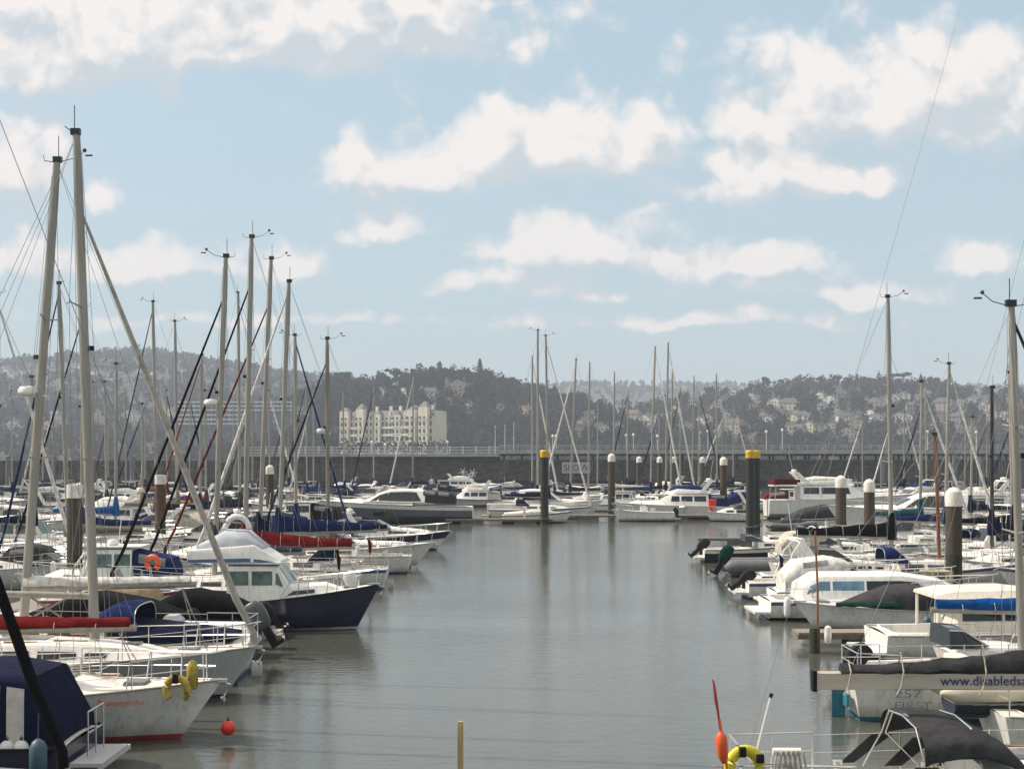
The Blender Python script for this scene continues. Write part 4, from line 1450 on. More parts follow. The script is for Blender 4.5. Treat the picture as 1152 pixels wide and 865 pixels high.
def yacht(label, px, Y, ytop, pxtop, d, L, hull='white', stripe='blue', boot='blue', cover='navy', furl='white', hood='navy', detail=2, cat='yacht', B=None, mast_off=.08, boom_z=2.25, boom_len=None,
          spar=None, radar=None, fore=.97, fs=None, fb=None, rz=0.0, antif=None, cover_h=(.62, .26), spreaders=2, thick=None, cockpit_cover=None, bow_x=None, windows=True, group=None, name='sailing_yacht',
          boom=True, sugar=False, auto=None, bimini=None, mast_r=None, boom_mat=None, wr=None):
    B = B or L * .315
    fs = fs or .78 + .02 * L; fb = fb or .95 + .032 * L
    h = Hull(L, B, fs, fb, .66, .11, .04 if not sugar else -.05, .4, 'round', .44, 2.1, .07)
    mxw = X(px, Y)
    mx = L * mast_off
    cx = mxw - d * mx
    root = thing(name, label, cat, (cx, Y, 0), (0 if d > 0 else PI) + rz, group)
    if auto: AUTO.append((root, auto[0], px, auto[1]))
    mtop = Z(ytop, Y)
    lean = d * (pxtop - px) * Y / F
    make_hull(h, root, [HULLS[hull], antif or ANTIF, STRIPES[boot] or ANTIF, STRIPES[stripe] if stripe != 'none' else None], sheer_stripe=.16 if stripe != 'none' else 0, n=16 if detail else 11)
    pit = (-L * .44, -L * .17, .52, .42, .14)
    make_deck(h, root, DECKM, pit if detail >= 1 else None, n=26 if detail else 14)
    if detail >= 1: toe_rail(h, root, TEAK if hull in ('navy', 'cream') else ALU if stripe == 'none' else GEL, .022)
    zd = lambda x: h.sh(x) - .04
    cb = Cab([(-L * .165, zd(-L * .16), zd(-L * .16) + .52, h.hb(-L * .16) * .70, h.hb(-L * .16) * .60), (-L * .02, zd(0), zd(0) + .50, h.hb(0) * .68, h.hb(0) * .56), (L * .13, zd(L * .13), zd(L * .13) + .38, h.hb(L * .13) * .66, h.hb(L * .13) * .5),
              (L * .23, zd(L * .23), zd(L * .23) + .22, h.hb(L * .23) * .62, h.hb(L * .23) * .42), (L * .29, zd(L * .29), zd(L * .29) + .05, h.hb(L * .29) * .55, h.hb(L * .29) * .3)])
    roof = cb.build('coachroof', GEL if hull != 'cream' else GELC, root)
    if windows:
        if detail >= 1:
            cb.side(-L * .13, -L * .03, .32, .80, GLASS, roof); cb.side(-L * .01, L * .08, .32, .78, GLASS, roof); cb.side(L * .10, L * .15, .34, .72, GLASS, roof)
        else: cb.side(-L * .12, L * .12, .32, .78, GLASS, roof)
    if detail >= 2:
        for x in (L * .19, L * .33):
            q = MB(); q.box((x, 0, (h.sh(x) + (.27 if x < L * .25 else .05))), (.5, .5, .07), taper=.9); q.build('hatch', VINYL, root)
        for x, y in ((-L * .2, .42), (-L * .2, -.42), (-L * .33, .52), (-L * .33, -.52)):
            q = MB(); q.lathe([(.075, 0), (.065, .1), (.085, .12), (.085, .17), (.01, .18)], (x, y * h.hb(x) * 1.25, h.sh(x) + .08), 10); q.build('winch', STEEL, root, smooth=40)
        q = MB(); q.box((-L * .07, 0, zd(-L * .1) + .56), (L * .12, .75, .05)); q.build('companionway_hatch', VINYL, root)
        q = MB()
        for x in (-L * .1, L * .02):
            for sg in (1, -1): q.tube([(x, sg * h.hb(x) * .42, zd(x) + .56), (x + L * .08, sg * h.hb(x) * .40, zd(x) + .55)], .022, 5)
        q.build('grab_rail', TEAK, root)
        # wheel or tiller
        q = MB(); q.tube([(-L * .44, 0, h.fs + .12), (-L * .33, 0, h.fs + .32)], .022, 6); q.build('tiller', TEAK, root)
        q = MB(); q.box((L * .492, 0, h.fb - .02), (.34, .16, .07)); q.tube([(L * .48, 0, h.fb - .05), (L * .515, 0, h.fb - .1), (L * .50, 0, h.fb - .42)], .03, 5)
        q.tube([(L * .5, -.16, h.fb - .36), (L * .503, 0, h.fb - .47), (L * .5, .16, h.fb - .36)], .035, 5, squash=.6); q.build('anchor', STEEL, root)
    if detail >= 1:
        pulpit(h, root); pushpit(h, root)
        guardrail(h, root, -L * .36, L * .34, 6 if detail >= 2 else 5)
        q = MB(); q.box((-L * .5 + .02 if not sugar else -L * .5, 0, -.02), (.06, .12, .9)); q.box((-L * .5 - .1, 0, .0), (.26, .05, .8)); q.build('rudder', GEL, root)
    if hood:
        sprayhood(h, root, -L * .235, -L * .10, h.hb(-L * .16) * .66, zd(-L * .16) + .42, .72, CANVAS[hood])
    if cockpit_cover:
        canopy(root, [(-L * .46, h.hb(-L * .45) * .6, h.fs + .05, h.fs + .25, .7), (-L * .36, h.hb(-L * .36) * .78, h.fs + .05, h.fs + .38, .55), (-L * .25, h.hb(-L * .25) * .8, h.fs + .05, h.fs + .52, .5), (-L * .2, h.hb(-L * .2) * .76, h.fs + .05, h.fs + .6, .5)], CANVAS[cockpit_cover], name='cockpit_cover')
    if bimini:
        q = MB(); secs = []
        for x, k in ((-L * .45, .9), (-L * .38, 1), (-L * .30, 1), (-L * .24, .92)):
            secs.append([(x, h.hb(-L * .35) * .8 * math.cos(PI * i / 8), h.fs + 1.75 * k + .18 * math.sin(PI * i / 8)) for i in range(9)])
        q.loft(secs, False, False, False)
        q.loft([[(a, b_, c - .03) for a, b_, c in s_] for s_ in secs], False, False, False)
        q.build('bimini', CANVAS[bimini], root, smooth=60)
        q = MB()
        for sg in (1, -1):
            for x in (-L * .44, -L * .25): q.tube([(-L * .35, sg * h.hb(-L * .35) * .85, h.fs), (x, sg * h.hb(-L * .35) * .8, h.fs + 1.62)], .014, 4)
        q.build('bimini_frame', STEEL, root)
    if boom is True: bl = boom_len or (mx + L * .36)
    else: bl = 0
    rig(root, h, mx, zd(mx) + .38, mtop, lean, spar or ALU, fore, furl, cover, bl, boom_z, detail, radar, spreaders, boom_mat, cover_h, thick, mast_r=mast_r, wr=wr)
    return root, h


# ------------------------------------------------------------------ motor boats
def place(name, label, cat, px, Y, d, L, rz, at_bow=True, group=None, auto=None):
    """px is the photo column of the end that faces the channel (bow if at_bow else stern)"""
    xw = X(px, Y)
    s_ = 1 if at_bow else -1
    cx = xw - d * s_ * L / 2
    r = thing(name, label, cat, (cx, Y, 0), (0 if d > 0 else PI) + rz, group)
    if auto: AUTO.append((r, auto[0], px, auto[1]))
    return r


def bow_rail_long(h, root, x0, hgt=.55, r=.018, n=5):
    mb = MB(); L = h.L
    P = rail_pts(h, x0, L * .488, 1, hgt, .1, 10); Q = rail_pts(h, x0, L * .488, -1, hgt, .1, 10)
    P[0] = (P[0][0], P[0][1], P[0][2] - hgt); Q[0] = (Q[0][0], Q[0][1], Q[0][2] - hgt)
    tip = [(L * .5 + .08, 0, h.fb + hgt + .04)]
    mb.tube(P + tip + list(reversed(Q)), r, 5)
    for i in range(n):
        for S in (P, Q):
            p = S[2 + int(8 * i / max(1, n - 1))]
            mb.tube([p, (p[0] - .08, p[1], p[2] - hgt - .05)], r * .9, 5)
    return mb.build('bow_rail', STEEL, root, smooth=60)


def cruiser(label, px, Y, d, L, style='sport', hull='white', lowcol=None, stripe='none', boot='navy', canvas='navy', at_bow=True, rz=0.0, detail=2, B=None, group=None, auto=None, cat='motor boat', name='motor_cruiser',
            arch=True, fs=None, fb=None, hullwin=False, radar=True, glass=None, tall=1.0, tender=None, engine=None, low=.55, fly_h=.55, sheer=.14, wglass=None, aft=True):
    glass = glass or GLASS
    B = B or min(L * .36, 1.6 + L * .2)
    fs = fs or .46 + .042 * L; fb = fb or .56 + .083 * L
    h = Hull(L, B, fs, fb, .88, .14, .0, .35, 'chine', .38, 2.3, .02)
    root = place(name, label, cat, px, Y, d, L, rz, at_bow, group, auto)
    mats = [HULLS[hull], ANTIF, STRIPES[boot] or ANTIF, STRIPES[stripe], HULLS[lowcol] if lowcol else None]
    hl = make_hull(h, root, mats, sheer_stripe=sheer if stripe != 'none' else 0, lower=low if lowcol else None, n=16 if detail else 11)
    zd = lambda x: h.sh(x) - .04
    W_ = lambda x, f: h.hb(x) * f
    pit = None if style in ('fly',) else (-L * .46, -L * .16, .70, .35, .10)
    make_deck(h, root, GEL if hull != 'cream' else GELC, pit if detail else None, .10, n=22 if detail else 14)
    if detail: toe_rail(h, root, RUBBER if lowcol or hull in ('navy', 'black') else STEEL, .028 if detail >= 2 else .035)
    # swim platform
    q = MB(); q.box((-L / 2 - .28, 0, .28), (.62, B * .78, .09)); q.build('swim_platform', TEAK if L > 9 else GEL, root)
    H = tall
    if style == 'sport':           # long foredeck, swept screen, arch and folding canopy
        cb = Cab([(-L * .16, zd(0), zd(0) + .62 * H, W_(-L * .16, .86), W_(-L * .16, .74)), (L * .02, zd(0), zd(0) + .62 * H, W_(0, .82), W_(0, .64)), (L * .16, zd(L * .16), zd(L * .16) + .42 * H, W_(L * .16, .74), W_(L * .16, .5)),
                  (L * .30, zd(L * .30), zd(L * .3) + .22, W_(L * .3, .62), W_(L * .3, .32)), (L * .40, zd(L * .40), zd(L * .4) + .03, W_(L * .4, .45), W_(L * .4, .15))], .1, .08)
        r_ = cb.build('coachroof', GEL, root)
        cb.side(L * .03, L * .17, .45, .85, glass, r_, rk0=L * .01)
        if detail >= 2: cb.side(L * .19, L * .25, .42, .8, glass, r_)
        z0 = zd(0) + .60 * H
        ws = Cab([(-L * .16, z0, z0 + .62, W_(-L * .16, .84), W_(-L * .16, .74)), (-L * .06, z0, z0 + .58, W_(-L * .06, .80), W_(-L * .06, .66)), (L * .05, z0 - .08, z0 - .02, W_(L * .05, .70), W_(L * .05, .60))], .05, .04)
        s_ = ws.build('windscreen', glass, root)
        q = MB()
        q.tube([ws.sidept(-L * .16, 1, 1, .02), ws.sidept(-L * .06, 1, 1, .02), (L * .05, W_(L * .05, .6), z0 + .0), (L * .052, 0, z0 + .04), (L * .05, -W_(L * .05, .6), z0), ws.sidept(-L * .06, 1, -1, .02), ws.sidept(-L * .16, 1, -1, .02)], .028, 5)
        q.build('frame', STEEL if hull != 'grey' else GEL, s_)
        if canvas:
            canopy(root, [(-L * .44, W_(-L * .4, .80), h.fs, h.fs + .75, .35), (-L * .36, W_(-L * .36, .82), h.fs + .05, z0 + .55, .3), (-L * .24, W_(-L * .24, .82), z0 - .35, z0 + .86, .3), (-L * .15, W_(-L * .15, .76), z0, z0 + .80, .3), (-L * .05, W_(-L * .05, .62), z0 + .52, z0 + .60, .3)],
                   CANVAS[canvas], panes=((1, .12, .9, 2, 4), (2, .1, .85, 1, 4)) if detail else ())
        if arch:
            q = MB()
            za = z0 + .95
            for sg in (1, -1):
                q.loft([[(x + dx, sg * (W_(-L * .2, .88 - k * .12) + dy), z) for dx, dy in ((-.22, -.05), (.22, -.05), (.22, .05), (-.22, .05))] for x, z, k in ((-L * .16, zd(0) + .1, 0), (-L * .22, z0 + .4, .5), (-L * .27, za, 1))], True, True, True)
            q.box((-L * .27, 0, za + .03), (.46, 2 * W_(-L * .2, .78), .12))
            a_ = q.build('radar_arch', GEL, root, smooth=30)
            if radar and detail: radome(a_, -L * .27, 0, za + .12, .24)
            if detail >= 2:
                q = MB(); q.tube([(-L * .27, .6, za), (-L * .3, .6, za + 1.7)], .012, 4); q.tube([(-L * .27, -.5, za), (-L * .27, -.5, za + .5)], .012, 4); q.build('aerial', PLW, a_)
    elif style == 'hardtop':       # large sports cruiser with a swept hard top
        zc = zd(0)
        cb = Cab([(-L * .15, zc, zc + .30, W_(-L * .15, .90), W_(-L * .15, .84)), (L * .05, zc, zc + .45 * H, W_(L * .05, .84), W_(L * .05, .72)), (L * .2, zd(L * .2), zd(L * .2) + .30, W_(L * .2, .72), W_(L * .2, .5)), (L * .33, zd(L * .33), zd(L * .33) + .16, W_(L * .33, .6), W_(L * .33, .3)),
                  (L * .44, zd(L * .44), zd(L * .44) + .02, W_(L * .44, .4), W_(L * .44, .1))], .12, .1)
        cb.build('coachroof', GEL, root)
        hh = 1.5 * H
        top = Cab([(-L * .22, zc + .3, zc + hh * .92, W_(-L * .2, .86), W_(-L * .2, .70)), (-L * .12, zc + .25, zc + hh, W_(-L * .12, .86), W_(-L * .12, .68)), (-L * .01, zc + .3, zc + hh * .97, W_(0, .84), W_(0, .64)), (L * .06, zc + .36, zc + hh * .72, W_(L * .06, .8), W_(L * .06, .6)), (L * .15, zc + .30, zc + .42, W_(L * .15, .7), W_(L * .15, .56))], .10, .08)
        t_ = top.build('hard_top', GEL, root)
        top.side(-L * .20, L * .11, .10, .92, glass, t_, rk0=L * .03, rk1=-L * .062, n=10)
        top.top(L * .07, L * .143, .9, glass, t_, n=4, panes=2)
        if canvas:
            canopy(root, [(-L * .40, W_(-L * .4, .80), zc + .1, zc + .95, .3), (-L * .37, W_(-L * .37, .8), zc + .1, zc + hh * .82, .28), (-L * .29, W_(-L * .29, .80), zc + .12, zc + hh * .94, .28), (-L * .21, W_(-L * .21, .76), zc + .3, zc + hh * .97, .28)], CANVAS[canvas], panes=((1, .12, .88, 1, 4), (2, .1, .88, 1, 4)), win=VINYL)
        if hullwin:
            for sg in (1, -1):
                q = MB()
                for (x0, x1) in hullwin:
                    lo = []; hi = []
                    for i in range(5):
                        x = (x0 + (x1 - x0) * i / 4) * L
                        t = h.t(x); zt = h.z(t)
                        lo.append(h.pt(t, zt * .42, sg, .012)); hi.append(h.pt(h.t(x - .03 * L), zt * .62, sg, .012))
                    q.sheet(lo, hi, .01 * (1 if sg > 0 else -1))
                q.build('hull_window', GLASS, hl)
        if radar:
            q = MB(); q.loft([[(-L * .2 + x, y, z) for x, y in ((-.3 - k, -w), (.25 - k, -w), (.25 - k, w), (-.3 - k, w))] for z, k, w in ((zc + hh * .95, 0, .9), (zc + hh + .35, .3, .6))], True, True, True)
            a_ = q.build('radar_mast', GEL, root); radome(a_, -L * .2 - .3, 0, zc + hh + .36, .28)
    elif style == 'fly':           # saloon with a flying bridge on top
        zc = zd(-L * .1)
        hh = 1.18 * H
        cb = Cab([(-L * .30, zc, zc + hh, W_(-L * .3, .84), W_(-L * .3, .76)), (L * .02, zc, zc + hh, W_(0, .82), W_(0, .70)), (L * .13, zd(L * .13), zc + hh * .42, W_(L * .13, .74), W_(L * .13, .58)), (L * .30, zd(L * .3), zd(L * .3) + .3, W_(L * .3, .62), W_(L * .3, .4)), (L * .4, zd(L * .4), zd(L * .4) + .03, W_(L * .4, .44), W_(L * .4, .2))], .1, .07)
        t_ = cb.build('saloon', GEL, root)
        for (a, b_) in ((-.28, -.18), (-.165, -.07), (-.055, .02)): cb.side(L * a, L * b_, .42, .9, glass, t_, rk1=0 if b_ < 0 else -L * .012)
        cb.top(L * .03, L * .12, .88, glass, t_, n=3, panes=3)
        zf = zc + hh
        fl = Cab([(-L * .32, zf + .02, zf + .35, W_(-L * .3, .80), W_(-L * .3, .78)), (-L * .04, zf + .02, zf + fly_h, W_(0, .70), W_(0, .66)), (L * .05, zf - .05, zf + .18, W_(L * .05, .62), W_(L * .05, .5))], .08, .02)
        f_ = fl.build('flying_bridge', GEL, root)
        if canvas:
            canopy(f_, [(-L * .30, W_(-L * .3, .66), zf + .3, zf + .62, .5), (-L * .18, W_(-L * .18, .66), zf + .3, zf + .95, .5), (-L * .05, W_(-L * .05, .6), zf + .3, zf + .85, .5), (L * .02, W_(0, .5), zf + .2, zf + .45, .5)], CANVAS[canvas], name='bridge_cover')
        else:
            q = MB(); q.sheet([(-L * .02, -W_(0, .6), zf + fly_h), (0, 0, zf + fly_h + .05), (-L * .02, W_(0, .6), zf + fly_h)], [(-L * .06, -W_(0, .6), zf + fly_h + .4), (-L * .04, 0, zf + fly_h + .45), (-L * .06, W_(0, .6), zf + fly_h + .4)], .012); q.build('windscreen', GLASS, f_)
            q = MB(); q.box((-L * .16, 0, zf + .5), (.5, 1.3, .6), taper=.8); q.box((-L * .09, .3, zf + .45), (.45, .6, .5), taper=.8); q.build('helm_seat', CANVAS['white'], f_)
        if arch:
            q = MB(); za = zf + 1.35
            for sg in (1, -1):
                q.loft([[(x + dx, sg * (W_(-L * .28, .76 - k * .12) + dy), z) for dx, dy in ((-.25, -.05), (.25, -.05), (.25, .05), (-.25, .05))] for x, z, k in ((-L * .24, zf + .1, 0), (-L * .32, za, 1))], True, True, True)
            q.box((-L * .32, 0, za), (.5, 2 * W_(-L * .28, .66), .12))
            a_ = q.build('radar_arch', GEL, root, smooth=30)
            if radar and detail: radome(a_, -L * .32, 0, za + .08, .3)
            if detail:
                q = MB(); q.tube([(-L * .32, .5, za), (-L * .35, .5, za + 2.2)], .014, 4); q.build('aerial', PLW, a_)
        if aft and canvas and canvas != 'white':
            canopy(root, [(-L * .48, W_(-L * .45, .8), h.fs, h.fs + .2, .3), (-L * .46, W_(-L * .45, .8), h.fs, zf - .1, .25), (-L * .305, W_(-L * .3, .78), zc, zf - .03, .25)], CANVAS[canvas or 'white'], panes=((1, .12, .88, 1, 4),), win=VINYL)
        else:
            q = MB(); q.loft([[(x, y * W_(-L * .36, .80), z) for y, z in ((-1, zf - .12), (1, zf - .12), (1, zf + .02), (-1, zf + .02))] for x in (-L * .47, -L * .29)], True, True, True); q.build('overhang', GEL, root)
            q = MB()
            for sg in (1, -1): q.tube([(-L * .46, sg * W_(-L * .4, .76), h.fs - .05), (-L * .455, sg * W_(-L * .4, .76), zf - .1)], .04, 6)
            q.build('deck_support', STEEL, root)
            q = MB(); q.sheet([(-L * .30, W_(-L * .36, .78), zf + .05), (-L * .465, W_(-L * .36, .78), zf + .05), (-L * .468, 0, zf + .05), (-L * .465, -W_(-L * .36, .78), zf + .05), (-L * .30, -W_(-L * .36, .78), zf + .05)], [(-L * .30, W_(-L * .36, .78), zf + .62), (-L * .465, W_(-L * .36, .78), zf + .62), (-L * .468, 0, zf + .62), (-L * .465, -W_(-L * .36, .78), zf + .62), (-L * .30, -W_(-L * .36, .78), zf + .62)], .015)
            if L > 16: q.build('rail_dodger', CANVAS['burgundy'], root)
    elif style == 'pilot':         # upright wheelhouse
        zc = zd(0)
        hh = 1.45 * H
        fc = Cab([(L * .04, zd(L * .05), zd(L * .05) + .42, W_(L * .05, .76), W_(L * .05, .66)), (L * .24, zd(L * .24), zd(L * .24) + .34, W_(L * .24, .68), W_(L * .24, .48)), (L * .34, zd(L * .34), zd(L * .34) + .04, W_(L * .34, .55), W_(L * .34, .3))], .08, .06)
        f_ = fc.build('coachroof', GEL, root)
        fc.side(L * .08, L * .20, .35, .8, GLASS, f_)
        cb = Cab([(-L * .20, zc, zc + hh, W_(-L * .2, .80), W_(-L * .2, .74)), (L * .0, zc, zc + hh, W_(0, .78), W_(0, .70)), (L * .035, zc, zc + hh - .04, W_(L * .03, .76), W_(L * .03, .68)), (L * .10, zc + .3, zc + .45, W_(L * .1, .72), W_(L * .1, .66))], .08, .05)
        t_ = cb.build('wheelhouse', GEL, root)
        for (a, b_) in ((-.19, -.10), (-.085, .01)): cb.side(L * a, L * b_, .48, .90, glass, t_)
        cb.side(L * .025, L * .06, .5, .86, glass, t_, rk1=-L * .025)
        cb.top(L * .042, L * .09, .9, glass, t_, panes=2)
        q = MB(); q.box((-L * .10, 0, zc + hh + .08), (L * .30, 2 * W_(0, .78), .06)); q.build('roof', GEL, root)
        q = MB(); q.tube([(-L * .1, .3, zc + hh), (-L * .12, .3, zc + hh + 1.4)], .014, 4); q.tube([(-L * .1, -.4, zc + hh), (-L * .1, -.4, zc + hh + .5)], .02, 4); q.build('aerial', PLW, root)
        if radar and detail: radome(root, -L * .06, 0, zc + hh + .12, .24)
        if canvas:
            canopy(root, [(-L * .46, W_(-L * .45, .78), h.fs, h.fs + .25, .3), (-L * .42, W_(-L * .42, .78), h.fs, zc + hh * .72, .3), (-L * .205, W_(-L * .2, .76), zc, zc + hh - .06, .3)], CANVAS[canvas], panes=((1, .15, .85, 1, 4),))
    elif style == 'covered':       # small cuddy under a full cover
        zc = zd(0)
        canopy(root, [(-L * .47, W_(-L * .46, .9), h.fs - .02, h.fs + .25, .5), (-L * .3, W_(-L * .3, .94), h.fs - .02, h.fs + .75 * H, .5), (-L * .08, W_(-L * .08, .92), h.fs, h.fs + 1.05 * H, .45), (L * .02, W_(0, .86), h.fs + .05, h.fs + 1.0 * H, .45), (L * .14, W_(L * .14, .7), zd(L * .14), zd(L * .14) + .5, .6), (L * .26, W_(L * .26, .5), zd(L * .26), zd(L * .26) + .12, .8)], CANVAS[canvas or 'grey'])
    elif style == 'cuddy':         # small cabin forward, open well and folding hood
        zc = zd(L * .05)
        cb = Cab([(-L * .05, zc, zc + .55 * H, W_(0, .80), W_(0, .70)), (L * .12, zd(L * .12), zd(L * .12) + .48 * H, W_(L * .12, .72), W_(L * .12, .58)), (L * .30, zd(L * .3), zd(L * .3) + .06, W_(L * .3, .58), W_(L * .3, .35))], .08, .06)
        t_ = cb.build('cabin', GEL, root)
        cb.side(0, L * .13, .35, .8, glass, t_)
        ws = Cab([(-L * .16, zc + .5 * H, zc + 1.0 * H, W_(-L * .1, .78), W_(-L * .1, .70)), (-L * .10, zc + .5 * H, zc + .98 * H, W_(-L * .08, .74), W_(-L * .08, .64)), (L * .0, zc + .5 * H, zc + .54 * H, W_(0, .66), W_(0, .58))], .04, .03)
        s_ = ws.build('windscreen', wglass or GLASS, root)
        q = MB(); q.tube([ws.sidept(-L * .16, 1, 1, .02), ws.sidept(-L * .10, 1, 1, .02), (L * .0, W_(0, .6), zc + .56 * H), (L * .0, -W_(0, .6), zc + .56 * H), ws.sidept(-L * .10, 1, -1, .02), ws.sidept(-L * .16, 1, -1, .02)], .02, 5); q.build('frame', STEEL, s_)
        if canvas:
            canopy(root, [(-L * .45, W_(-L * .42, .8), h.fs, h.fs + .7, .4), (-L * .38, W_(-L * .38, .82), h.fs, zc + 1.15 * H, .35), (-L * .2, W_(-L * .2, .8), zc, zc + 1.32 * H, .35), (-L * .12, W_(-L * .1, .72), zc + .6 * H, zc + 1.2 * H, .35), (-L * .08, W_(-L * .08, .64), zc + .95 * H, zc + 1.0 * H, .35)], CANVAS[canvas], panes=((1, .15, .88, 2, 4),) if detail else ())
    elif style == 'open':          # open boat with a console
        zc = h.fs - .3
        q = MB(); q.loft([[(x, y * w, z) for x, y in ((-.45 * k, -1), (.35 * k, -1), (.35 * k, 1), (-.45 * k, 1))] for z, k, w in ((zc, 1, .42), (zc + .8, .9, .4), (zc + 1.0, .55, .36))], True, True, True)
        c_ = q.build('console', GEL, root, smooth=30)
        q = MB(); q.sheet([(.3, -.4, zc + .98), (.34, 0, zc + 1.0), (.3, .4, zc + .98)], [(.12, -.36, zc + 1.4), (.15, 0, zc + 1.45), (.12, .36, zc + 1.4)], .012); q.build('windscreen', VINYL, c_)
        q = MB(); q.box((-1.0, 0, zc + .35), (.5, .9, .7), taper=.9); q.build('seat', CANVAS['white'], root)
        if arch:
            q = MB()
            for sg in (1, -1):
                q.tube([(-L * .30, sg * W_(-L * .3, .85), h.fs), (-L * .24, sg * W_(-L * .3, .8), h.fs + 1.3), (-L * .19, sg * W_(-L * .3, .6), h.fs + 1.75), (-L * .19, 0, h.fs + 1.8)], .035, 6)
                q.tube([(-L * .16, sg * W_(-L * .3, .85), h.fs), (-L * .21, sg * W_(-L * .3, .75), h.fs + 1.55)], .03, 6)
            q.build('tubular_arch', PLW, root, smooth=50)
    if engine:
        n_, colr, sc_ = engine[:3]
        tl = engine[3] if len(engine) > 3 else .35
        for i in range(n_):
            outboard(root, -L / 2 - (.05 if style in ('open', 'cuddy', 'covered') else .3), (i - (n_ - 1) / 2) * .75, h.fs * .62, sc_ * .74, RUBBER if colr is PLG else colr, -tl)
    if detail:
        if style not in ('covered',) and L > 5.5: bow_rail_long(h, root, L * (.05 if L > 7 else .15), n=6 if detail >= 2 else 4)
    if detail >= 2:
        q = MB(); q.box((L * .36, 0, h.sh(L * .36) + .07), (.5, .5, .06), taper=.9); q.build('hatch', VINYL, root)
        q = MB(); q.box((L * .47, 0, h.fb - .0), (.45, .2, .07)); q.tube([(L * .48, 0, h.fb - .02), (L * .52, 0, h.fb - .1), (L * .5, 0, h.fb - .36)], .028, 5); q.build('anchor', STEEL, root)
    if tender: pass
    return root, h


def rib(label, px, Y, d, L, tube_mat, rz=0.0, cat='inflatable boat', at_bow=False, engine=None, console=True, z0=.0, words=None, cover=None, group=None, inside=PLG, name='inflatable_boat'):
    root = place(name, label, cat, px, Y, d, L, rz, at_bow, group)
    root.location.z = z0
    B = L * .44; r = L * .064
    mb = MB()
    pts = []
    for i in range(13):
        k = i / 12
        pts.append((-L / 2 + L * .72 * k, B / 2 - r, r + .14 + .10 * k ** 3))
    nose = [(L * .5 - r - L * .26 + L * .26 * math.sin(a), (B / 2 - r) * math.cos(a), r + .24 + .06 * math.sin(a)) for a in [PI / 2 * j / 6 for j in range(1, 7)]]
    full = pts + nose
    full = full + [(a, -b_, c) for a, b_, c in reversed(full[:-1])]
    rad = [r] * len(full)
    rad[0] = rad[-1] = r * .25
    mb.tube([(full[0][0] - .28, full[0][1], full[0][2])] + full + [(full[-1][0] - .28, full[-1][1], full[-1][2])], [r * .2] + rad[:1] * 0 + [r] * len(full) + [r * .2], 12)
    tb = mb.build('buoyancy_tube', tube_mat, root, smooth=60)
    q = MB(); h = Hull(L * .98, B * .8, .16, .3, .95, .15, 0, .25, 'chine')
    q.box((-L * .06, 0, .16), (L * .84, B * .62, .1)); q.build('floor', inside, root)
    make_hull(h, root, [GELG, ANTIF, ANTIF, None], n=9)
    q = MB(); q.box((-L * .47, 0, .36), (.08, B * .62, .5)); q.build('transom', inside, root)
    if console:
        q = MB(); q.loft([[(x, y * w, z) for x, y in ((-.35 * k, -1), (.3 * k, -1), (.3 * k, 1), (-.35 * k, 1))] for z, k, w in ((.2, 1, .36), (.95, .9, .34), (1.1, .5, .3))], True, True, True); q.build('console', GELG, root)
        q = MB(); q.box((-.8, 0, .55), (.55, .5, .6), taper=.85); q.build('seat', CANVAS['navy'], root)
    if cover:
        canopy(root, [(-L * .42, B * .34, .5, .7, .6), (-L * .2, B * .40, .5, 1.05, .7), (L * .1, B * .40, .5, 1.15, .7), (L * .3, B * .3, .5, .72, .7)], CANVAS[cover], name='cover')
    if engine: outboard(root, -L / 2, 0, .5, engine[1], engine[0], -engine[2])
    if words:
        side = -1 if d > 0 else 1
        text_obj('lettering', words[0], words[1], words[2], tb, (words[3], side * (B / 2 + .012), r + .14 - words[1] * .35), (R(90), 0, 0 if d > 0 else PI), .004)
    return root
# ------------------------------------------------------------------ piles, pontoons and their small fittings
def pile(px, Y, ztop, wpx, label, cap='white', body=None, shape='round', bottom=-1.5, weed=True):
    r = wpx * Y / F / 2
    o = thing('mooring_pile', label, 'pile', (X(px, Y), Y, 0), 0, 'mooring piles of the marina')
    mb = MB(); mb.lathe([(r, bottom), (r, ztop - 1.0), (r, ztop)], n=18); mb.build('shaft', body or PILE, o, smooth=40)
    if weed:
        mb = MB(); mb.lathe([(r * 1.012 + .004, bottom), (r * 1.03 + .006, .3), (r * 1.025, 1.0), (r * 1.006 + .003, 1.9)], n=18); mb.build('weed_band', PILEW, o, smooth=40)
    mb = MB()
    if cap == 'white':
        ch = max(.5, r * 1.3)
        mb.lathe([(r * 1.06, ztop - ch), (r * 1.08, ztop - .02), (r * .98, ztop + r * .4), (r * .55, ztop + r * .85), (.02, ztop + r * 1.0)], n=18)
        mb.build('cap', CAPW, o, smooth=30)
    elif cap == 'flat':
        mb.lathe([(r * 1.05, ztop - .55), (r * 1.05, ztop + .05), (.02, ztop + .07)], n=18); mb.build('cap', CAPW, o, smooth=30)
    elif cap == 'yellow':
        mb.lathe([(r * 1.12, ztop - .55), (r * 1.12, ztop), (r * .9, ztop + .12), (.02, ztop + .14)], n=18); mb.build('cap', CAPY, o, smooth=30)
    mb = MB(); mb.torus((0, 0, .55), r + .16, .06, plane='xy', n=18, k=6)
    mb.build('guide_ring', GREYH, o, smooth=60)
    return o


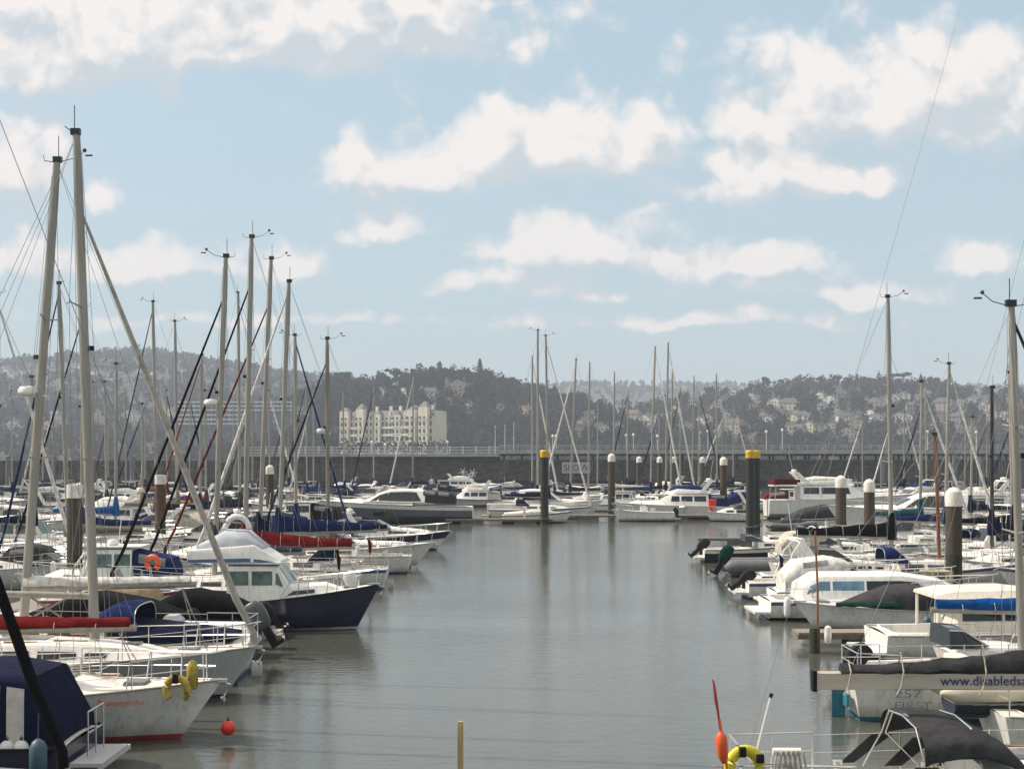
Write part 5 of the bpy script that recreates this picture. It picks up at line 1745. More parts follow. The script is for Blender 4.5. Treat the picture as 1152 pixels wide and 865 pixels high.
pile(1073, 62.5, 4.55, 18, 'thickest white-capped pile, weedy at its foot, on the right-hand walkway')
pile(978, 90, 4.6, 12, 'brown white-capped pile, nearer of the adjoining pair on the right')
pile(946, 100, 4.7, 12, 'dark white-capped pile, farther of the adjoining pair on the right')
pile(844, 119, 6.9, 9.5, 'tall black pile with yellow cap, nearer of the touching pair', 'yellow', PILEB)
pile(850.5, 121, 6.9, 9, 'tall black pile with yellow cap, rear of the touching pair', 'yellow', PILEB)
pile(612.5, 136, 7.05, 9, 'single tall black yellow-capped pile standing mid channel on the pontoon end', 'yellow', PILEB)
pile(84, 63, 4.95, 17, 'thick brown pile with flat white cap beside the two tallest masts', 'flat')
pile(180.5, 93, 5.1, 12, 'rust-brown pile with flat white cap behind the long white furled sail', 'flat', RUST)
pile(303.5, 130, 5.4, 9, 'slim dark pile with domed white cap behind the red sail cover')
pile(200, 190, 7.5, 8, 'slim black yellow-capped pile far behind the left masts', 'yellow', PILEB)
pile(688, 160, 6.6, 8, 'dark white-capped pile left of the blue-covered motor yacht')
pile(814, 150, 6.2, 8, 'dark white-capped pile right of the red pontoon box')
for i, (px, Y) in enumerate([(719, 215), (742, 225), (757, 235), (790, 240)]):
    pile(px, Y, 6.5, 6, f'slim far white-capped pile in front of the harbour wall, {ORD[i]} of four')
for i, (px, Y) in enumerate([(9, 250), (60, 255), (149, 262), (225, 258), (267, 250), (993, 250), (1074, 190), (1104, 262)]):
    pile(px, Y, 7.0, 5.5, f'plain dark far pile before the harbour wall, {ORD[i]} from the left', None, GREYH, weed=False)
PP_ = thing('timber_post', 'pale timber post standing alone in the near water at the channel centre', 'post', (X(518, 20), 20, 0))
q = MB(); q.loft([[(sx * r_, sy * r_, z) for sx, sy in ((-1, -1), (1, -1), (1, 1), (-1, 1))] for z, r_ in ((-1.5, .045), (2.25, .04), (2.32, .03))], True, True, True); q.build('shaft', mat('pale_timber', (.40, .30, .13), .8, var=.2, stretch=(4, 4, .6)), PP_)


def pontoon(label, x0, x1, y0, y1, top=.48, name='pontoon', rail=None):
    o = thing(name, label, 'pontoon', ((x0 + x1) / 2, (y0 + y1) / 2, 0), 0, 'floating pontoons')
    w, d = x1 - x0, y1 - y0
    q = MB(); q.box((0, 0, top - .03), (w, d, .06)); q.build('deck', PONT, o)
    q = MB(); q.box((0, 0, top - .14), (w + .05, d + .05, .15)); q.build('edge_beam', mat('grey_timber', (.17, .15, .125), .85, var=.2), o)
    nx = max(1, int(max(w, d) / 4))
    fl = None
    for i in range(min(nx, 40)):
        k = (i + .5) / nx
        lc = ((k - .5) * w, 0, .08) if w > d else (0, (k - .5) * d, .08)
        if fl is None:
            q = MB(); q.box((0, 0, 0), (2.2 if w > d else w * .86, d * .86 if w > d else 2.2, .5)); fl = q.build('float', CONC, o, loc=lc)
        else: instance(fl, o, 'float', lc)
    return o


pontoon('long main walkway pontoon running away behind the left-hand berths', -19.6, -17.6, 20, 128)
pontoon('long main walkway pontoon running away behind the right-hand berths', 20.2, 22.2, 20, 112)
pontoon('cross pontoon with red box at the far end of the channel', 1.0, 24.0, 145.5, 147.3, .55)
pontoon('short pontoon end under the yellow-capped pile mid channel', -6.5, 3.9, 136.8, 138.6, .5)
pontoon('finger pontoon ending in a timber pile beside the white saloon boat', 9.3, 20.2, 45.6, 46.7)
for i, Y in enumerate([28.9, 38.0, 45.3, 53.2, 63.5, 73.5, 83.5, 94]):
    pontoon(f'narrow finger pontoon between left-hand boats, {ORD[i]} from the camera', -17.6, -7.4 if i else -9.8, Y - .35, Y + .35)
for i, Y in enumerate([26.5, 58.2, 67.3, 77.6, 87.5, 103]):
    pontoon(f'narrow finger pontoon between right-hand boats, {ORD[i]} from the camera', 13.6, 20.2, Y - .35, Y + .35)
for i, (Y, xa, xb) in enumerate([(158, -75, -24), (188, -85, 20), (222, -100, 30), (258, -110, 36)]):
    pontoon(f'far cross pontoon behind the moored boats, {ORD[i]} from the camera', xa, xb, Y - .7, Y + .7)
for i, (Y, xa, xb) in enumerate([(134, 28, 70), (172, 36, 85), (215, 46, 100)]):
    pontoon(f'far right cross pontoon behind the motor yachts, {ORD[i]} from the camera', xa, xb, Y - .7, Y + .7)
o = thing('service_box', 'bright red service box standing on the far cross pontoon', 'box', (X(802, 145.6), 146.0, .55))  # red cabinet on the pontoon, not a lamp
q = MB(); q.box((0, 0, .75), (.75, .5, 1.5)); q.build('cabinet', REDP, o); q = MB(); q.box((0, 0, 1.56), (.85, .6, .1), taper=.8); q.build('lid', REDP, o)
o = thing('dock_pile', 'short weedy timber pile with a white fender at the finger pontoon end', 'pile', (X(915, 44.5), 44.3, 0))
q = MB(); q.lathe([(.17, -1.5), (.17, .78), (.1, .82)], n=10); q.build('shaft', PILEW, o); q = MB(); q.lathe([(.02, .3), (.1, .36), (.12, .6), (.1, .85), (.02, .9)], (.35, -.3, 0), 10); q.build('fender', PLW, o, smooth=50)
o = thing('timber_pole', 'thin bare brown pole rising from the finger pontoon end', 'pole', (X(919, 44.4), 44.2, .45))
q = MB(); q.tube([(0, 0, -2), (-.02, 0, 1.6), (-.1, 0, 3.4)], .045, 6, .03); q.build('pole', WOODSPAR, o)
o = thing('dock_box', 'pale plywood dock box with grey meter on the right-hand walkway', 'dock box', (X(1040, 60), 60, .48))
q = MB(); q.box((0, 0, .45), (2.2, .9, .9)); q.build('case', mat('pale_ply', (.42, .33, .20), .8, var=.15), o)
q = MB(); q.box((-.75, -.5, .7), (.75, .12, .7)); q.build('meter_panel', PLG, o); q = MB(); q.box((.5, -.5, .4), (.4, .12, .9)); q.build('hose_reel', GREYH, o)
for px, Y in ((330, 132), (560, 139)): pass
for i, (px, Y) in enumerate([(590, 138), (60, 62), (107, 68), (1010, 75), (930, 104)]):
    o = thing('power_pedestal', f'small white power pedestal on a pontoon, {ORD[i]} as numbered by distance along the berths', 'pedestal', (X(px, Y), Y, .48))
    o['label'] = ['white power pedestal beside the mid-channel yellow-capped pile', 'white power pedestal in front of the flat-capped brown pile', 'white power pedestal behind the flat-capped brown pile', 'white power pedestal on the right walkway near the black sail cover', 'white power pedestal between the white-capped pile pair'][i]
    q = MB(); q.box((0, 0, .5), (.22, .22, 1.0), taper=.9); q.build('post', PLW, o); q = MB(); q.lathe([(.12, 1.0), (.14, 1.1), (.02, 1.18)], n=8); q.build('lamp', PLW, o)

# ------------------------------------------------------------------ left-hand berths, nearest first
# yacht almost out of the frame: only its bow and dark furled sail show
yacht('yacht at the lower left edge, its dark furled sail crossing the view', -212, 23.3, 45, -212, 1, 10.2, furl='black', thick=.10, hood=None, cover=None, boom=True, mast_off=.08, fs=.7, fb=.86, detail=0)
# dark blue motor boat with canopy
r0, h0 = cruiser('dark blue motor boat with a navy canopy and windowed side, lower left', 94, 27.2, -1, 8.4, 'pilot', hull='navy', stripe='none', canvas=None, at_bow=False, tall=.5, arch=False, radar=False, fs=.72, fb=1.1)
canopy(r0, [(-4.05, 1.2, .74, 1.0, .22), (-3.55, 1.22, .74, 2.0, .22), (-2.6, 1.24, .74, 2.16, .22), (-1.2, 1.2, .74, 2.1, .22)], CANVAS['navy'], win=VINYLP, panes=((1, .08, .42, 0, 2), (1, .55, .9, 0, 2), (2, .1, .9, 0, 2)))
q = MB(); q.box((-4.6, .3, .4), (.6, 1.8, .07)); q.build('boarding_platform', GELG, r0)
q = MB()
for a in (-.3, .2, .7): q.tube([(-4.5, a, .42), (-4.5, a, 1.3)], .016, 5)
q.tube([(-4.5, -.3, 1.3), (-4.5, .7, 1.3)], .016, 5); q.tube([(-4.5, -.3, .9), (-4.5, .7, .9)], .016, 5); q.build('stern_rail', STEEL, r0)
# white yacht with a red boot stripe and name
r1, h1 = yacht('white yacht with red name lettering and horseshoe buoy on its bow rail', -45, 30.6, -40, -60, 1, 11.0, stripe='none', boot='red', furl=None, cover=None, hood=None, mast_off=-.02, boom=False, antif=ANTIR, fb=1.28, name='sailing_yacht')
text_obj('lettering', 'Tranemanche', .17, REDP, kids(r1)[0], (3.1, -h1.hb(3.3) - .03, .88), (R(90), 0, R(13)), .004)
# red-covered boom of a small yacht stern-to
yacht('small white yacht with a long red covered boom, its mast beyond the left edge', -120, 33.0, 60, -125, -1, 7.2, stripe='red', furl=None, cover='red', hood=None, cover_h=(.42, .24), boom_z=2.0, boom_len=5.7, mast_off=.22, B=2.2)
# tall masted cream decked yacht
yacht('cream-decked grey-bowed yacht with the tallest mast and white furled sail', 107, 35.8, 152, 86, 1, 10.4, hull='pale grey', stripe='none', boot='navy', furl='pale grey', cover=None, hood=None, mast_off=.10, fore=.86, fb=1.32, boom_z=2.6, mast_r=.125, thick=.092)
yacht('white yacht with blue sprayhood and cockpit cover and pale long boom', 26, 39.6, 183, 64, -1, 11.6, stripe='blue', hood='blue', cockpit_cover='navy', cover='white', cover_h=(.34, .22), furl=None, boom_z=2.45, mast_off=.06, mast_r=.13, radar=(.25, 7.9, .3))
rib('white inflatable boat with navy lettering and grey outboard motor', 289, 43.2, -1, 5.2, mat('hypalon_white', (.62, .62, .61), .5, var=.06), engine=(PLG, 1.05, .55), words=('ZODIAC', .26, MIDBLUE, -.6), cover=None, z0=.22)
cruiser('white motor boat under a black boxy canopy, behind the white inflatable', 216, 46.4, -1, 7.0, 'covered', stripe='blue', canvas='black', at_bow=False, engine=(1, RUBBER, 1.0, .5), tall=.95)
cruiser('open day boat with a black covered engine, beside the navy wheelhouse boat', 300, 48.2, -1, 5.6, 'covered', hull='black', canvas='black', at_bow=False, engine=(1, PLG, 1.15, .7), tall=.95, boot='none')
r2, h2 = cruiser('navy-hulled motor boat with white wheelhouse, flying bridge and green-tinted windows', 428, 50.6, 1, 7.6, 'pilot', hull='navy', boot='white', canvas=None, glass=GLASSG, tall=.86, fs=.95, fb=1.62, radar=False, B=2.8)
# its flying bridge with a blue band
zz_ = h2.sh(0) - .04 + 1.45 * .86
fl = Cab([(-2.9, zz_ + .1, zz_ + .55, 1.15, 1.12), (-.6, zz_ + .1, zz_ + .72, 1.1, 1.0), (.35, zz_ + .08, zz_ + .16, 1.0, .8)], .06, .02)
f_ = fl.build('flying_bridge', GEL, r2)
fl.side(-2.88, .2, .05, .30, MIDBLUE, f_, name='blue_band')
q = MB(); secs = [[(x, w * math.cos(PI * i / 8), zz_ + .55 + k * math.sin(PI * i / 8) ** .6) for i in range(9)] for x, w, k in ((-2.6, 1.0, .2), (-1.7, .98, .7), (-.9, .9, .68), (-.3, .8, .12))]
q.loft(secs, False, True, True); q.build('bridge_cover', mat('canvas_pale_blue', (.40, .43, .47), .85, var=.1), r2, smooth=50)
q = MB(); q.torus((-1.3, -.3, zz_ + 1.28), .42, .10, 0, PI, plane='xz', n=10); q.build('radar_scanner', PLW, r2)
# stern-to yachts in the middle of the left row
yacht('white yacht with radar dome on its brown-grey mast, nearest of the stern-to group', 241, 56.6, 290, 254, -1, 9.2, furl='black', cover='slate', hood='blue', stripe='blue', radar=(.32, 4.9 + 3.4, .3), mast_off=.04, fore=.88)
rr, hh = cruiser('white open boat with a big white domed outboard cover', 392, 59.4, -1, 5.4, 'open', at_bow=False, arch=False, stripe='blue', engine=(1, PLW, 1.35, .45))
yacht('white yacht with a thick red sail cover over its boom', 275, 62.2, 268, 283, -1, 9.6, furl='black', cover='red', hood=None, cover_h=(.95, .38), boom_z=2.12, boom_len=4.9, stripe='none', mast_off=.03, fore=.86)
yacht('white yacht with long navy sail cover behind the red one', 313, 67, 318, 325, -1, 9.4, furl='white', cover='blue', hood='navy', cover_h=(.85, .38), boom_z=2.62, boom_len=4.7, stripe='blue', mast_off=.06)
yacht('white yacht with folded dark navy cover standing tall at its mast', 291, 71.5, 292, 305, -1, 10.2, furl='burgundy', cover='navy', hood=None, cover_h=(.9, .2), stripe='red', boot='red', mast_off=.02, fore=.85, boom_len=3.6)
yacht('white yacht with brown-stained mast and navy furled sail near the channel', 369, 76.5, 382, 368, -1, 8.6, furl='navy', cover='navy', hood=None, stripe='none', mast_off=.03, spar=WOODSPAR if False else ALUD, radar=(.3, 6 + 1.6, .26), fore=.9)
cruiser('white motor yacht with rounded pale bow pointing into the channel', 489, 81, 1, 10.0, 'sport', stripe='none', canvas='white', detail=2, radar=False, arch=False, tall=.8)
yacht('white bow-out yacht with blue furled sail between the motor boats', 333, 86.2, 378, 332, 1, 9.4, furl='blue', cover='blue', hood='blue', stripe='blue', mast_off=.12)
cruiser('white sports cruiser with navy hull band and navy canopy, bow into the channel', 507, 96.5, 1, 9.0, 'sport', stripe='navy', lowcol=None, hull='white', canvas='navy', detail=2, boot='navy', sheer=.5)
cruiser('large sleek grey-hulled sports yacht with swept hard top and black windows', 532, 139, -1, 16.6, 'hardtop', hull='white', lowcol='grey', low=.80, canvas='grey', at_bow=False, hullwin=[(.02, .10)], radar=False, stripe='none', boot='black', B=4.4, fs=1.65, fb=2.35, name='motor_yacht')

# left-hand berths beyond the walkway: px is the mast or the channel end, bows point either way
LB = 'beyond the left walkway'
for a in [(-6, 66, 330, -3, 1, 'bright blue', 'white'), (78, 72, 320, 66, -1, 'olive', 'blue'), (92, 80, 345, 94, -1, 'blue', 'black'), (38, 84, 425, 36, 1, 'navy', None), (130, 100, 410, 131, 1, 'bright blue', None),
          (177, 108, 340, 172, -1, 'navy', 'slate'), (200, 116, 362, 197, 1, 'olive', None), (160, 122, 455, 160, -1, 'tan', None), (225, 112, 400, 227, -1, 'navy', 'red'), (270, 120, 330, 268, 1, 'black', None), (120, 128, 430, 118, 1, 'navy', None), (232, 127, 440, 231, 1, 'burgundy', None)]:
    px, Y, yt, pxt, d, cv, fu = a
    dsc = f'white sloop with {cv} sail cover'
    yacht(None, px, Y, yt, pxt, d, random.uniform(8.8, 10.4), cover=cv, furl=fu, hood=random.choice([None, 'navy', 'blue', 'grey', 'cream']), stripe=random.choice(['blue', 'none', 'navy', 'red']), detail=2 if Y < 100 else 1, boom_z=2.3, auto=(dsc, LB), group='sloops beyond the left walkway', rz=random.uniform(-.04, .04))
for a in [(18, 61, -1, 7.5, 'pilot', 'white', 'blue', GLASSG), (62, 75.5, 1, 8.5, 'sport', 'white', 'cream', None), (30, 69, 1, 8.0, 'sport', 'white', 'tan', None), (150, 66.5, 1, 6.5, 'cuddy', 'white', 'grey', None), (160, 77, -1, 7.5, 'cuddy', 'pale grey', 'black', None), (120, 88, 1, 9, 'pilot', 'white', 'navy', GLASSG),
          (150, 94, -1, 9, 'sport', 'white', 'grey', None), (210, 92, 1, 8, 'sport', 'white', 'navy', None), (60, 95, 1, 9.5, 'fly', 'white', 'white', None), (90, 105, -1, 10, 'sport', 'white', 'cream', None), (20, 108, 1, 10, 'fly', 'white', 'navy', None), (170, 98, 1, 7, 'covered', 'white', 'blue', None),
          (225, 104, -1, 8.5, 'pilot', 'navy', 'navy', GLASSG), (258, 110, 1, 8, 'sport', 'white', 'blue', None), (110, 116, 1, 11, 'sport', 'white', 'white', None), (40, 121, -1, 11, 'fly', 'white', 'white', None), (205, 124, 1, 9, 'cuddy', 'white', 'burgundy', None), (262, 124, -1, 10, 'pilot', 'white', 'black', None)]:
    px, Y, d, L, st, hu, cv, gl = a
    nm = {'pilot': 'wheelhouse boat', 'sport': 'sports cruiser', 'cuddy': 'small cabin boat', 'fly': 'flybridge motor yacht', 'covered': 'covered day boat'}[st]
    cruiser(None, px, Y, d, L, st, hull=hu, canvas=cv, glass=gl, at_bow=True, detail=2 if Y < 90 else 1, stripe=random.choice(['none', 'blue', 'navy']), auto=(f'{hu}-hulled {nm} with {cv} canopy', LB if px < 300 else 'behind the red sail cover'), rz=random.uniform(-.05, .05), group='motor boats in the left berths', engine=(1, RUBBER, 1.0) if st in ('cuddy', 'covered') else None)
cruiser('white open workboat with tubular arch, left of the navy wheelhouse boat', 208, 55, 1, 5.5, 'open', stripe='red', arch=True, detail=2)

# ------------------------------------------------------------------ right-hand berths, nearest first
# the near yacht with the lettered boom (d = +1: stern towards the channel)
ry, hy = yacht('near white yacht with grey sprayhood and grey-covered boom lettered with a web address', 1340, 21.5, -900, 1340, 1, 10.6, stripe='none', furl=None, cover=None, hood=None, mast_off=.16, boom=False, fs=1.02, fb=1.3, wr=.0032)
# boom, lettered, with a long grey cover
bx0 = X(1340, 21.5) - ry.location.x; bxe = X(914, 21.5) - ry.location.x
q = MB(); q.loft([[(x, y * .085, z0 + z * .13) for y, z in ((-1, -.9), (0, -1.1), (1, -.9), (1, .9), (0, 1.1), (-1, .9))] for x, z0 in ((bx0, 2.66), (bxe, 2.67))], True, True, True)
bo = q.build('boom', mat('boom_cream', (.46, .41, .33), .45, var=.08, stretch=(.4, 4, 4)), ry, smooth=20)
q = MB(); drape(q, bx0, bxe + .42, 0, 2.76, 2.76, .72, .16, .36, .22, n=24, lump=.06, seed=5); q.build('sail_cover', CANVAS['grey'], bo, smooth=50)
q = MB(); q.box((bxe + .02, 0, 2.67), (.06, .2, .32)); q.build('boom_end', RUBBER, bo)
text_obj('lettering', 'www.disabledsailing', .205, mat('print_blue', (.02, .03, .16), .5), bo, (X(1056, 21.5) - ry.location.x, -.094, 2.61), (R(90), 0, 0), .003, xs=1.0)
q = MB()
for k, x in enumerate((bxe + .55, bxe + 1.35, bxe + 2.6, bxe + 4.0)):
    q = MB(); q.tube([(x - .12, -.2, 2.48), (x - .05, -.19, 2.6), (x, -.17, 2.82), (x, 0, 2.98 + .12 * k), (x, .17, 2.82)], .012, 4)
    q.build('sail_tie', ROPE, bo)
# grey folding hood in front of the cockpit
def near_hood():
    x0, x1 = X(1034, 20.6) - ry.location.x, X(1158, 20.6) - ry.location.x
    w = 1.25; zb = 1.05; zt = 2.16
    mb = MB(); secs = []
    for (k, ht, wk) in ((0, .97, 1.0), (.08, 1.0, 1.0), (.30, .99, 1.0), (.55, .93, .98), (.8, .74, .94), (.93, .55, .9)):
        q_ = []
        for i in range(17):
            a = PI * (i / 16)
            c = math.cos(a)
            q_.append((x0 + (x1 - x0) * k, w * wk * math.copysign(abs(c) ** .6, c), zb + (zt - zb) * max(ht - .45 * (1 - k * .6), 0) + (zt - zb) * (.45 * (1 - k * .6)) * math.sin(a) ** .6))
        secs.append(q_)
    mb.loft(secs, False, False, False)
    mb.loft([[(a, b_ * .97, c - .025) for a, b_, c in s_] for s_ in secs], False, False, False)
    hd = mb.build('sprayhood', CANVAS['grey'], ry, smooth=50)
    # cloth legs at the four corners and the hoops inside
    for sg in (1, -1):
        for (xa, za, xb, zb2, wd) in ((x0 + .02, zt - .55, x0 - .55, 1.15, .34), (x0 + (x1 - x0) * .45, zt - .6, x0 + (x1 - x0) * .12, 1.1, .42), (x1 - .25, zt - .9, x1 - .62, 1.1, .3), (x0 + (x1 - x0) * .55, zt - .75, x1 - .55, 1.1, .26)):
            m2 = MB()
            m2.sheet([(xa - wd / 2, sg * w * 1.0, za), ((xa + xb) / 2 - wd * .4, sg * w * 1.01, (za + zb2) / 2), (xb - wd / 3, sg * w, zb2)], [(xa + wd / 2, sg * w * 1.0, za), ((xa + xb) / 2 + wd * .4, sg * w * 1.01, (za + zb2) / 2), (xb + wd / 3, sg * w, zb2)], .02)
            m2.build('side_panel', CANVAS['grey'], hd)
    hp_ = MB()
    for k, lean_ in ((.0, -.3), (.04, .55), (.5, .2)):
        xx = x0 + (x1 - x0) * k
        hp_.tube([(xx + lean_, w * .98, 1.1), (xx, w * .95, zt - .5), (xx, w * .6, zt - .08), (xx, 0, zt - .02), (xx, -w * .6, zt - .08), (xx, -w * .95, zt - .5), (xx + lean_, -w * .98, 1.1)], .016, 5)
    hp_.build('hoop', STEEL, hd)
near_hood()
# gear on its stern rail
sx_ = -hy.L / 2
o = thing('horseshoe_buoy', 'yellow horseshoe lifebuoy with black letters on the near stern rail', 'lifebuoy', (X(838, 20.3), 20.3, 1.62), R(8))
q = MB(); q.torus((0, 0, 0), .225, .085, R(-52), R(232), 22, 8, 'xz', squash=.75); q.build('foam', YELLOWP, o, smooth=60)
q = MB(); q.box((-.06, -.02, .22), (.09, .2, .14)); q.box((.2, -.02, .12), (.1, .2, .12)); q.build('strap', RUBBER, o)
text_obj('lettering', 'R', .13, BLACKH, o, (.17, -.09, -.14), (R(90), R(60) * 0, 0), .003)
o = thing('danbuoy', 'orange danbuoy pole with bright float and red folded flag', 'danbuoy', (X(818, 20.1), 20.1, .98))
q = MB(); q.tube([(.06, 0, 0), (-.02, 0, .8), (-.11, 0, 1.35)], .02, 6); q.build('pole', ORANGEP, o)
q = MB(); q.tube([(-.045, 0, .72), (-.055, 0, .8), (-.075, 0, .98), (-.088, 0, 1.1), (-.095, 0, 1.16)], [.025, .07, .085, .085, .04], 10); q.build('float', ORANGEP, o, smooth=50)
q = MB(); q.tube([(-.10, 0, 1.2), (-.13, 0, 1.45), (-.16, 0, 1.62), (-.19, 0, 1.86), (-.21, 0, 1.92)], [.014, .018, .026, .018, .01], 7); q.build('flag', REDS, o, smooth=50)
o = thing('whip_aerial', 'white stick with a black tip leaning from the near stern rail', 'aerial', (X(836, 20.6), 20.6, 1.0))
q = MB(); q.tube([(0, 0, .0), (.40, 0, 1.56)], .018, 6); q.build('rod', PLW, o); q = MB(); q.tube([(.40, 0, 1.56), (.42, 0, 1.62)], .028, 6); q.build('tip', RUBBER, o)
o = thing('rope_hank', 'coil of pale rope hung under a roller on the near stern rail', 'rope', (X(885, 20.2), 20.2, 1.85))
q = MB(); q.tube([(-.2, 0, 0), (.2, 0, 0)], .055, 8); q.build('roller', PLW, o, smooth=50)
for i in range(5):
    q = MB(); a = -.15 + .07 * i; q.tube([(a, -.07, .02), (a - .06, -.09, -.3), (a - .02, -.08, -.62), (a + .1, -.07, -.68), (a + .15, -.06, -.3), (a + .1, -.05, .02)], .016, 5); q.build('loop', ROPE, o)
# stern rail of the near yacht stands forward of the frame bottom
q = MB()
for (a, b_) in (((X(800, 20.4), 1.62), (X(960, 20.4), 1.62)), ((X(800, 20.4), 1.30), (X(960, 20.4), 1.30))):
    q.tube([(a[0] - ry.location.x, -1.2, a[1]), (b_[0] - ry.location.x, -1.25, b_[1])], .012, 5)
for px in (812, 850, 890, 930): q.tube([(X(px, 20.4) - ry.location.x, -1.2, .9), (X(px, 20.4) - ry.location.x, -1.2, 1.64)], .014, 5)
q.build('stern_rail', STEEL, ry)

# yacht with teal transom and 257 on its side
rf, hf = yacht('white sailing boat with teal stern and rudder and the number 257', 1150, 33.2, 345, 1138, 1, 7.6, stripe='none', boot='teal', antif=TEALP, furl='grey', cover=None, hood=None, mast_off=.05, B=2.5, fs=.98, fb=1.12, boom=False, bow_x=0)
hl_ = [k for k in kids(rf) if k.name.startswith('hull')][0]
text_obj('lettering', '257', .26, mat('print_grey', (.22, .24, .28), .6), hl_, (-2.95, -hf.hb(-2.4) - .02, .64), (R(90), 0, R(-4)), .003, xs=1.6)
text_obj('lettering', 'FIRST', .24, MATS['print_grey'], hl_, (-2.95, -hf.hb(-2.4) - .02, .38), (R(90), 0, R(-4)), .003, xs=1.5)
q = MB(); q.box((-3.95, 0, .25), (.34, .07, 1.2)); q.box((-3.84, 0, .45), (.06, .9, .3)); q.build('rudder_blade', TEALP, rf)
rib('cream upturned-nose tender lying on the deck behind the grey hood', 1228, 29.2, 1, 3.0, mat('hypalon_cream', (.62, .55, .43), .55, var=.06), at_bow=True, console=False, z0=.95, inside=GELC)
yacht('white yacht carrying a cream tender, behind the near grey hood', 1425, 28.8, -300, 1425, 1, 9.5, stripe='none', furl=None, cover=None, hood=None, boom=False, mast_off=.1, windows=True)
rb_, hb_ = cruiser('white open boat with a big grey covered outboard beside the lettered boom', 962, 36.2, 1, 6.4, 'cuddy', at_bow=False, canvas=None, engine=(1, PLG, 1.3, .75), stripe='navy', arch=False)
yacht('white yacht with bright blue covered boom behind the lettered one', 1260, 39.4, -150, 1260, 1, 9.2, stripe='navy', furl=None, cover='bright blue', hood=None, boom_z=1.75, boom_len=5.3, mast_off=.04, cover_h=(.5, .3), fs=.75, fb=1.1)
rs_, hs_ = cruiser('white saloon boat with long dark windows and curved cream roof', 985, 43.2, 1, 9.0, 'none', at_bow=False, canvas=None, stripe='none', radar=False, fs=.85, fb=1.2)
zs_ = .78
cb_ = Cab([(-3.0, zs_ + 1.14, zs_ + 1.24, 1.22, 1.16), (-2.45, zs_ + 1.14, zs_ + 1.36, 1.25, 1.14), (-.6, zs_ + 1.16, zs_ + 1.40, 1.22, 1.08), (.9, zs_ + 1.0, zs_ + 1.24, 1.12, .96), (1.35, zs_ + .85, zs_ + 1.02, 1.05, .9)], .08, .10)
rf_ = cb_.build('roof', GELC, rs_)
cw_ = Cab([(-2.35, zs_, zs_ + 1.2, 1.22, 1.12), (-.6, zs_, zs_ + 1.22, 1.20, 1.06), (.85, zs_, zs_ + 1.08, 1.12, .94), (1.55, zs_ + .1, zs_ + .75, 1.0, .82), (2.1, zs_ + .1, zs_ + .35, .9, .7)], .06, .05)
wl_ = cw_.build('saloon', GELC, rs_)
cw_.side(-2.2, -1.0, .42, .92, GLASS, wl_); cw_.side(-.92, .8, .42, .92, GLASS, wl_, rk1=-.12); cw_.side(.88, 1.3, .5, .85, GLASS, wl_, rk1=-.1)
q = MB()
for sg in (1, -1): q.tube([(-2.9, sg * 1.15, zs_), (-2.9, sg * 1.12, zs_ + 1.18)], .05, 6)
q.build('roof_post', GELC, rs_)
rg_, hg_ = cruiser('white bow-out speedboat with a dark green and grey cover', 893, 50.6, -1, 7.2, 'covered', canvas='grey', arch=False, radar=False, stripe='none', boot='none', fs=.72, fb=1.0, tall=.85)
q = MB(); drape(q, 2.3, -1.5, 1.0, .92, .80, .16, .26, .22, .3, seed=4); q.build('rolled_cover', CANVAS['dark green'], rg_, smooth=50)
rl_, hl2 = cruiser('white low cabin boat with pale blue window band, stern to the channel', 860, 54.6, 1, 9.0, 'none', at_bow=False, canvas=None, stripe='blue', fs=.72, fb=1.1)
zl_ = .68
lc_ = Cab([(-3.25, zl_, zl_ + .62, 1.25, 1.0), (-2.6, zl_, zl_ + 1.0, 1.28, 1.05), (.6, zl_, zl_ + 1.02, 1.2, .98), (2.1, zl_ + .1, zl_ + .8, 1.0, .75), (3.2, zl_ + .2, zl_ + .32, .7, .4)], .1, .08)
lw_ = lc_.build('cabin', GEL, rl_)
BTG = mat('blue_tint_glass', (.16, .30, .42), .1, var=.2)
lc_.side(-3.1, -2.2, .5, .88, BTG, lw_, rk0=.15); lc_.side(-2.1, -.9, .5, .88, BTG, lw_); lc_.side(-.8, 1.4, .5, .88, GLASS, lw_, rk1=-.2)
q = MB()
for x in (-3.9, -2.9): q.tube([(x, -1.2, .68), (x, -1.2, 1.2)], .016, 5)
q.tube([(-3.9, -1.2, 1.2), (-2.9, -1.2, 1.2)], .016, 5); q.build('stern_rail', STEEL, rl_)
cruiser('white open boat with tall arch and black outboard, stern to the channel', 838, 62.5, 1, 7.4, 'open', at_bow=False, stripe='blue', engine=(1, RUBBER, 1.2, .95), boot='teal', fs=.72)
yacht('white yacht with a long black sail cover pointing at the channel', 1003, 70, 335, 999, 1, 9.6, stripe='none', cover='black', furl=None, hood=None, boom_z=2.25, boom_len=4.9, mast_off=.12, cover_h=(.78, .34), fore=.8)
cruiser('white half-decked boat with a white hood behind the blue-windowed cabin boat', 868, 58.6, 1, 7.6, 'cuddy', at_bow=False, canvas='white', stripe='none', arch=False, fs=.7, fb=1.1)
cruiser('white cabin boat lying between the arch boat and the black sail cover', 852, 66.4, 1, 7.8, 'sport', at_bow=False, canvas=None, stripe='navy', arch=True, radar=False, fs=.72, fb=1.15)
cruiser('white cabin boat with cream hood right behind the tubular-arch speedboat', 868, 80.5, 1, 7.4, 'cuddy', at_bow=False, canvas='cream', stripe='blue', arch=False)
rib('dark inflatable with a dark green engine cover', 818, 74.5, 1, 6.0, mat('hypalon_grey', (.13, .135, .14), .6), engine=(CANVAS['dark green'], 1.15, .5), cover=None)
cruiser('white speedboat with tubular arch beside the green-covered inflatable', 870, 76, 1, 6.8, 'open', at_bow=False, stripe='navy', hull='white', detail=2)
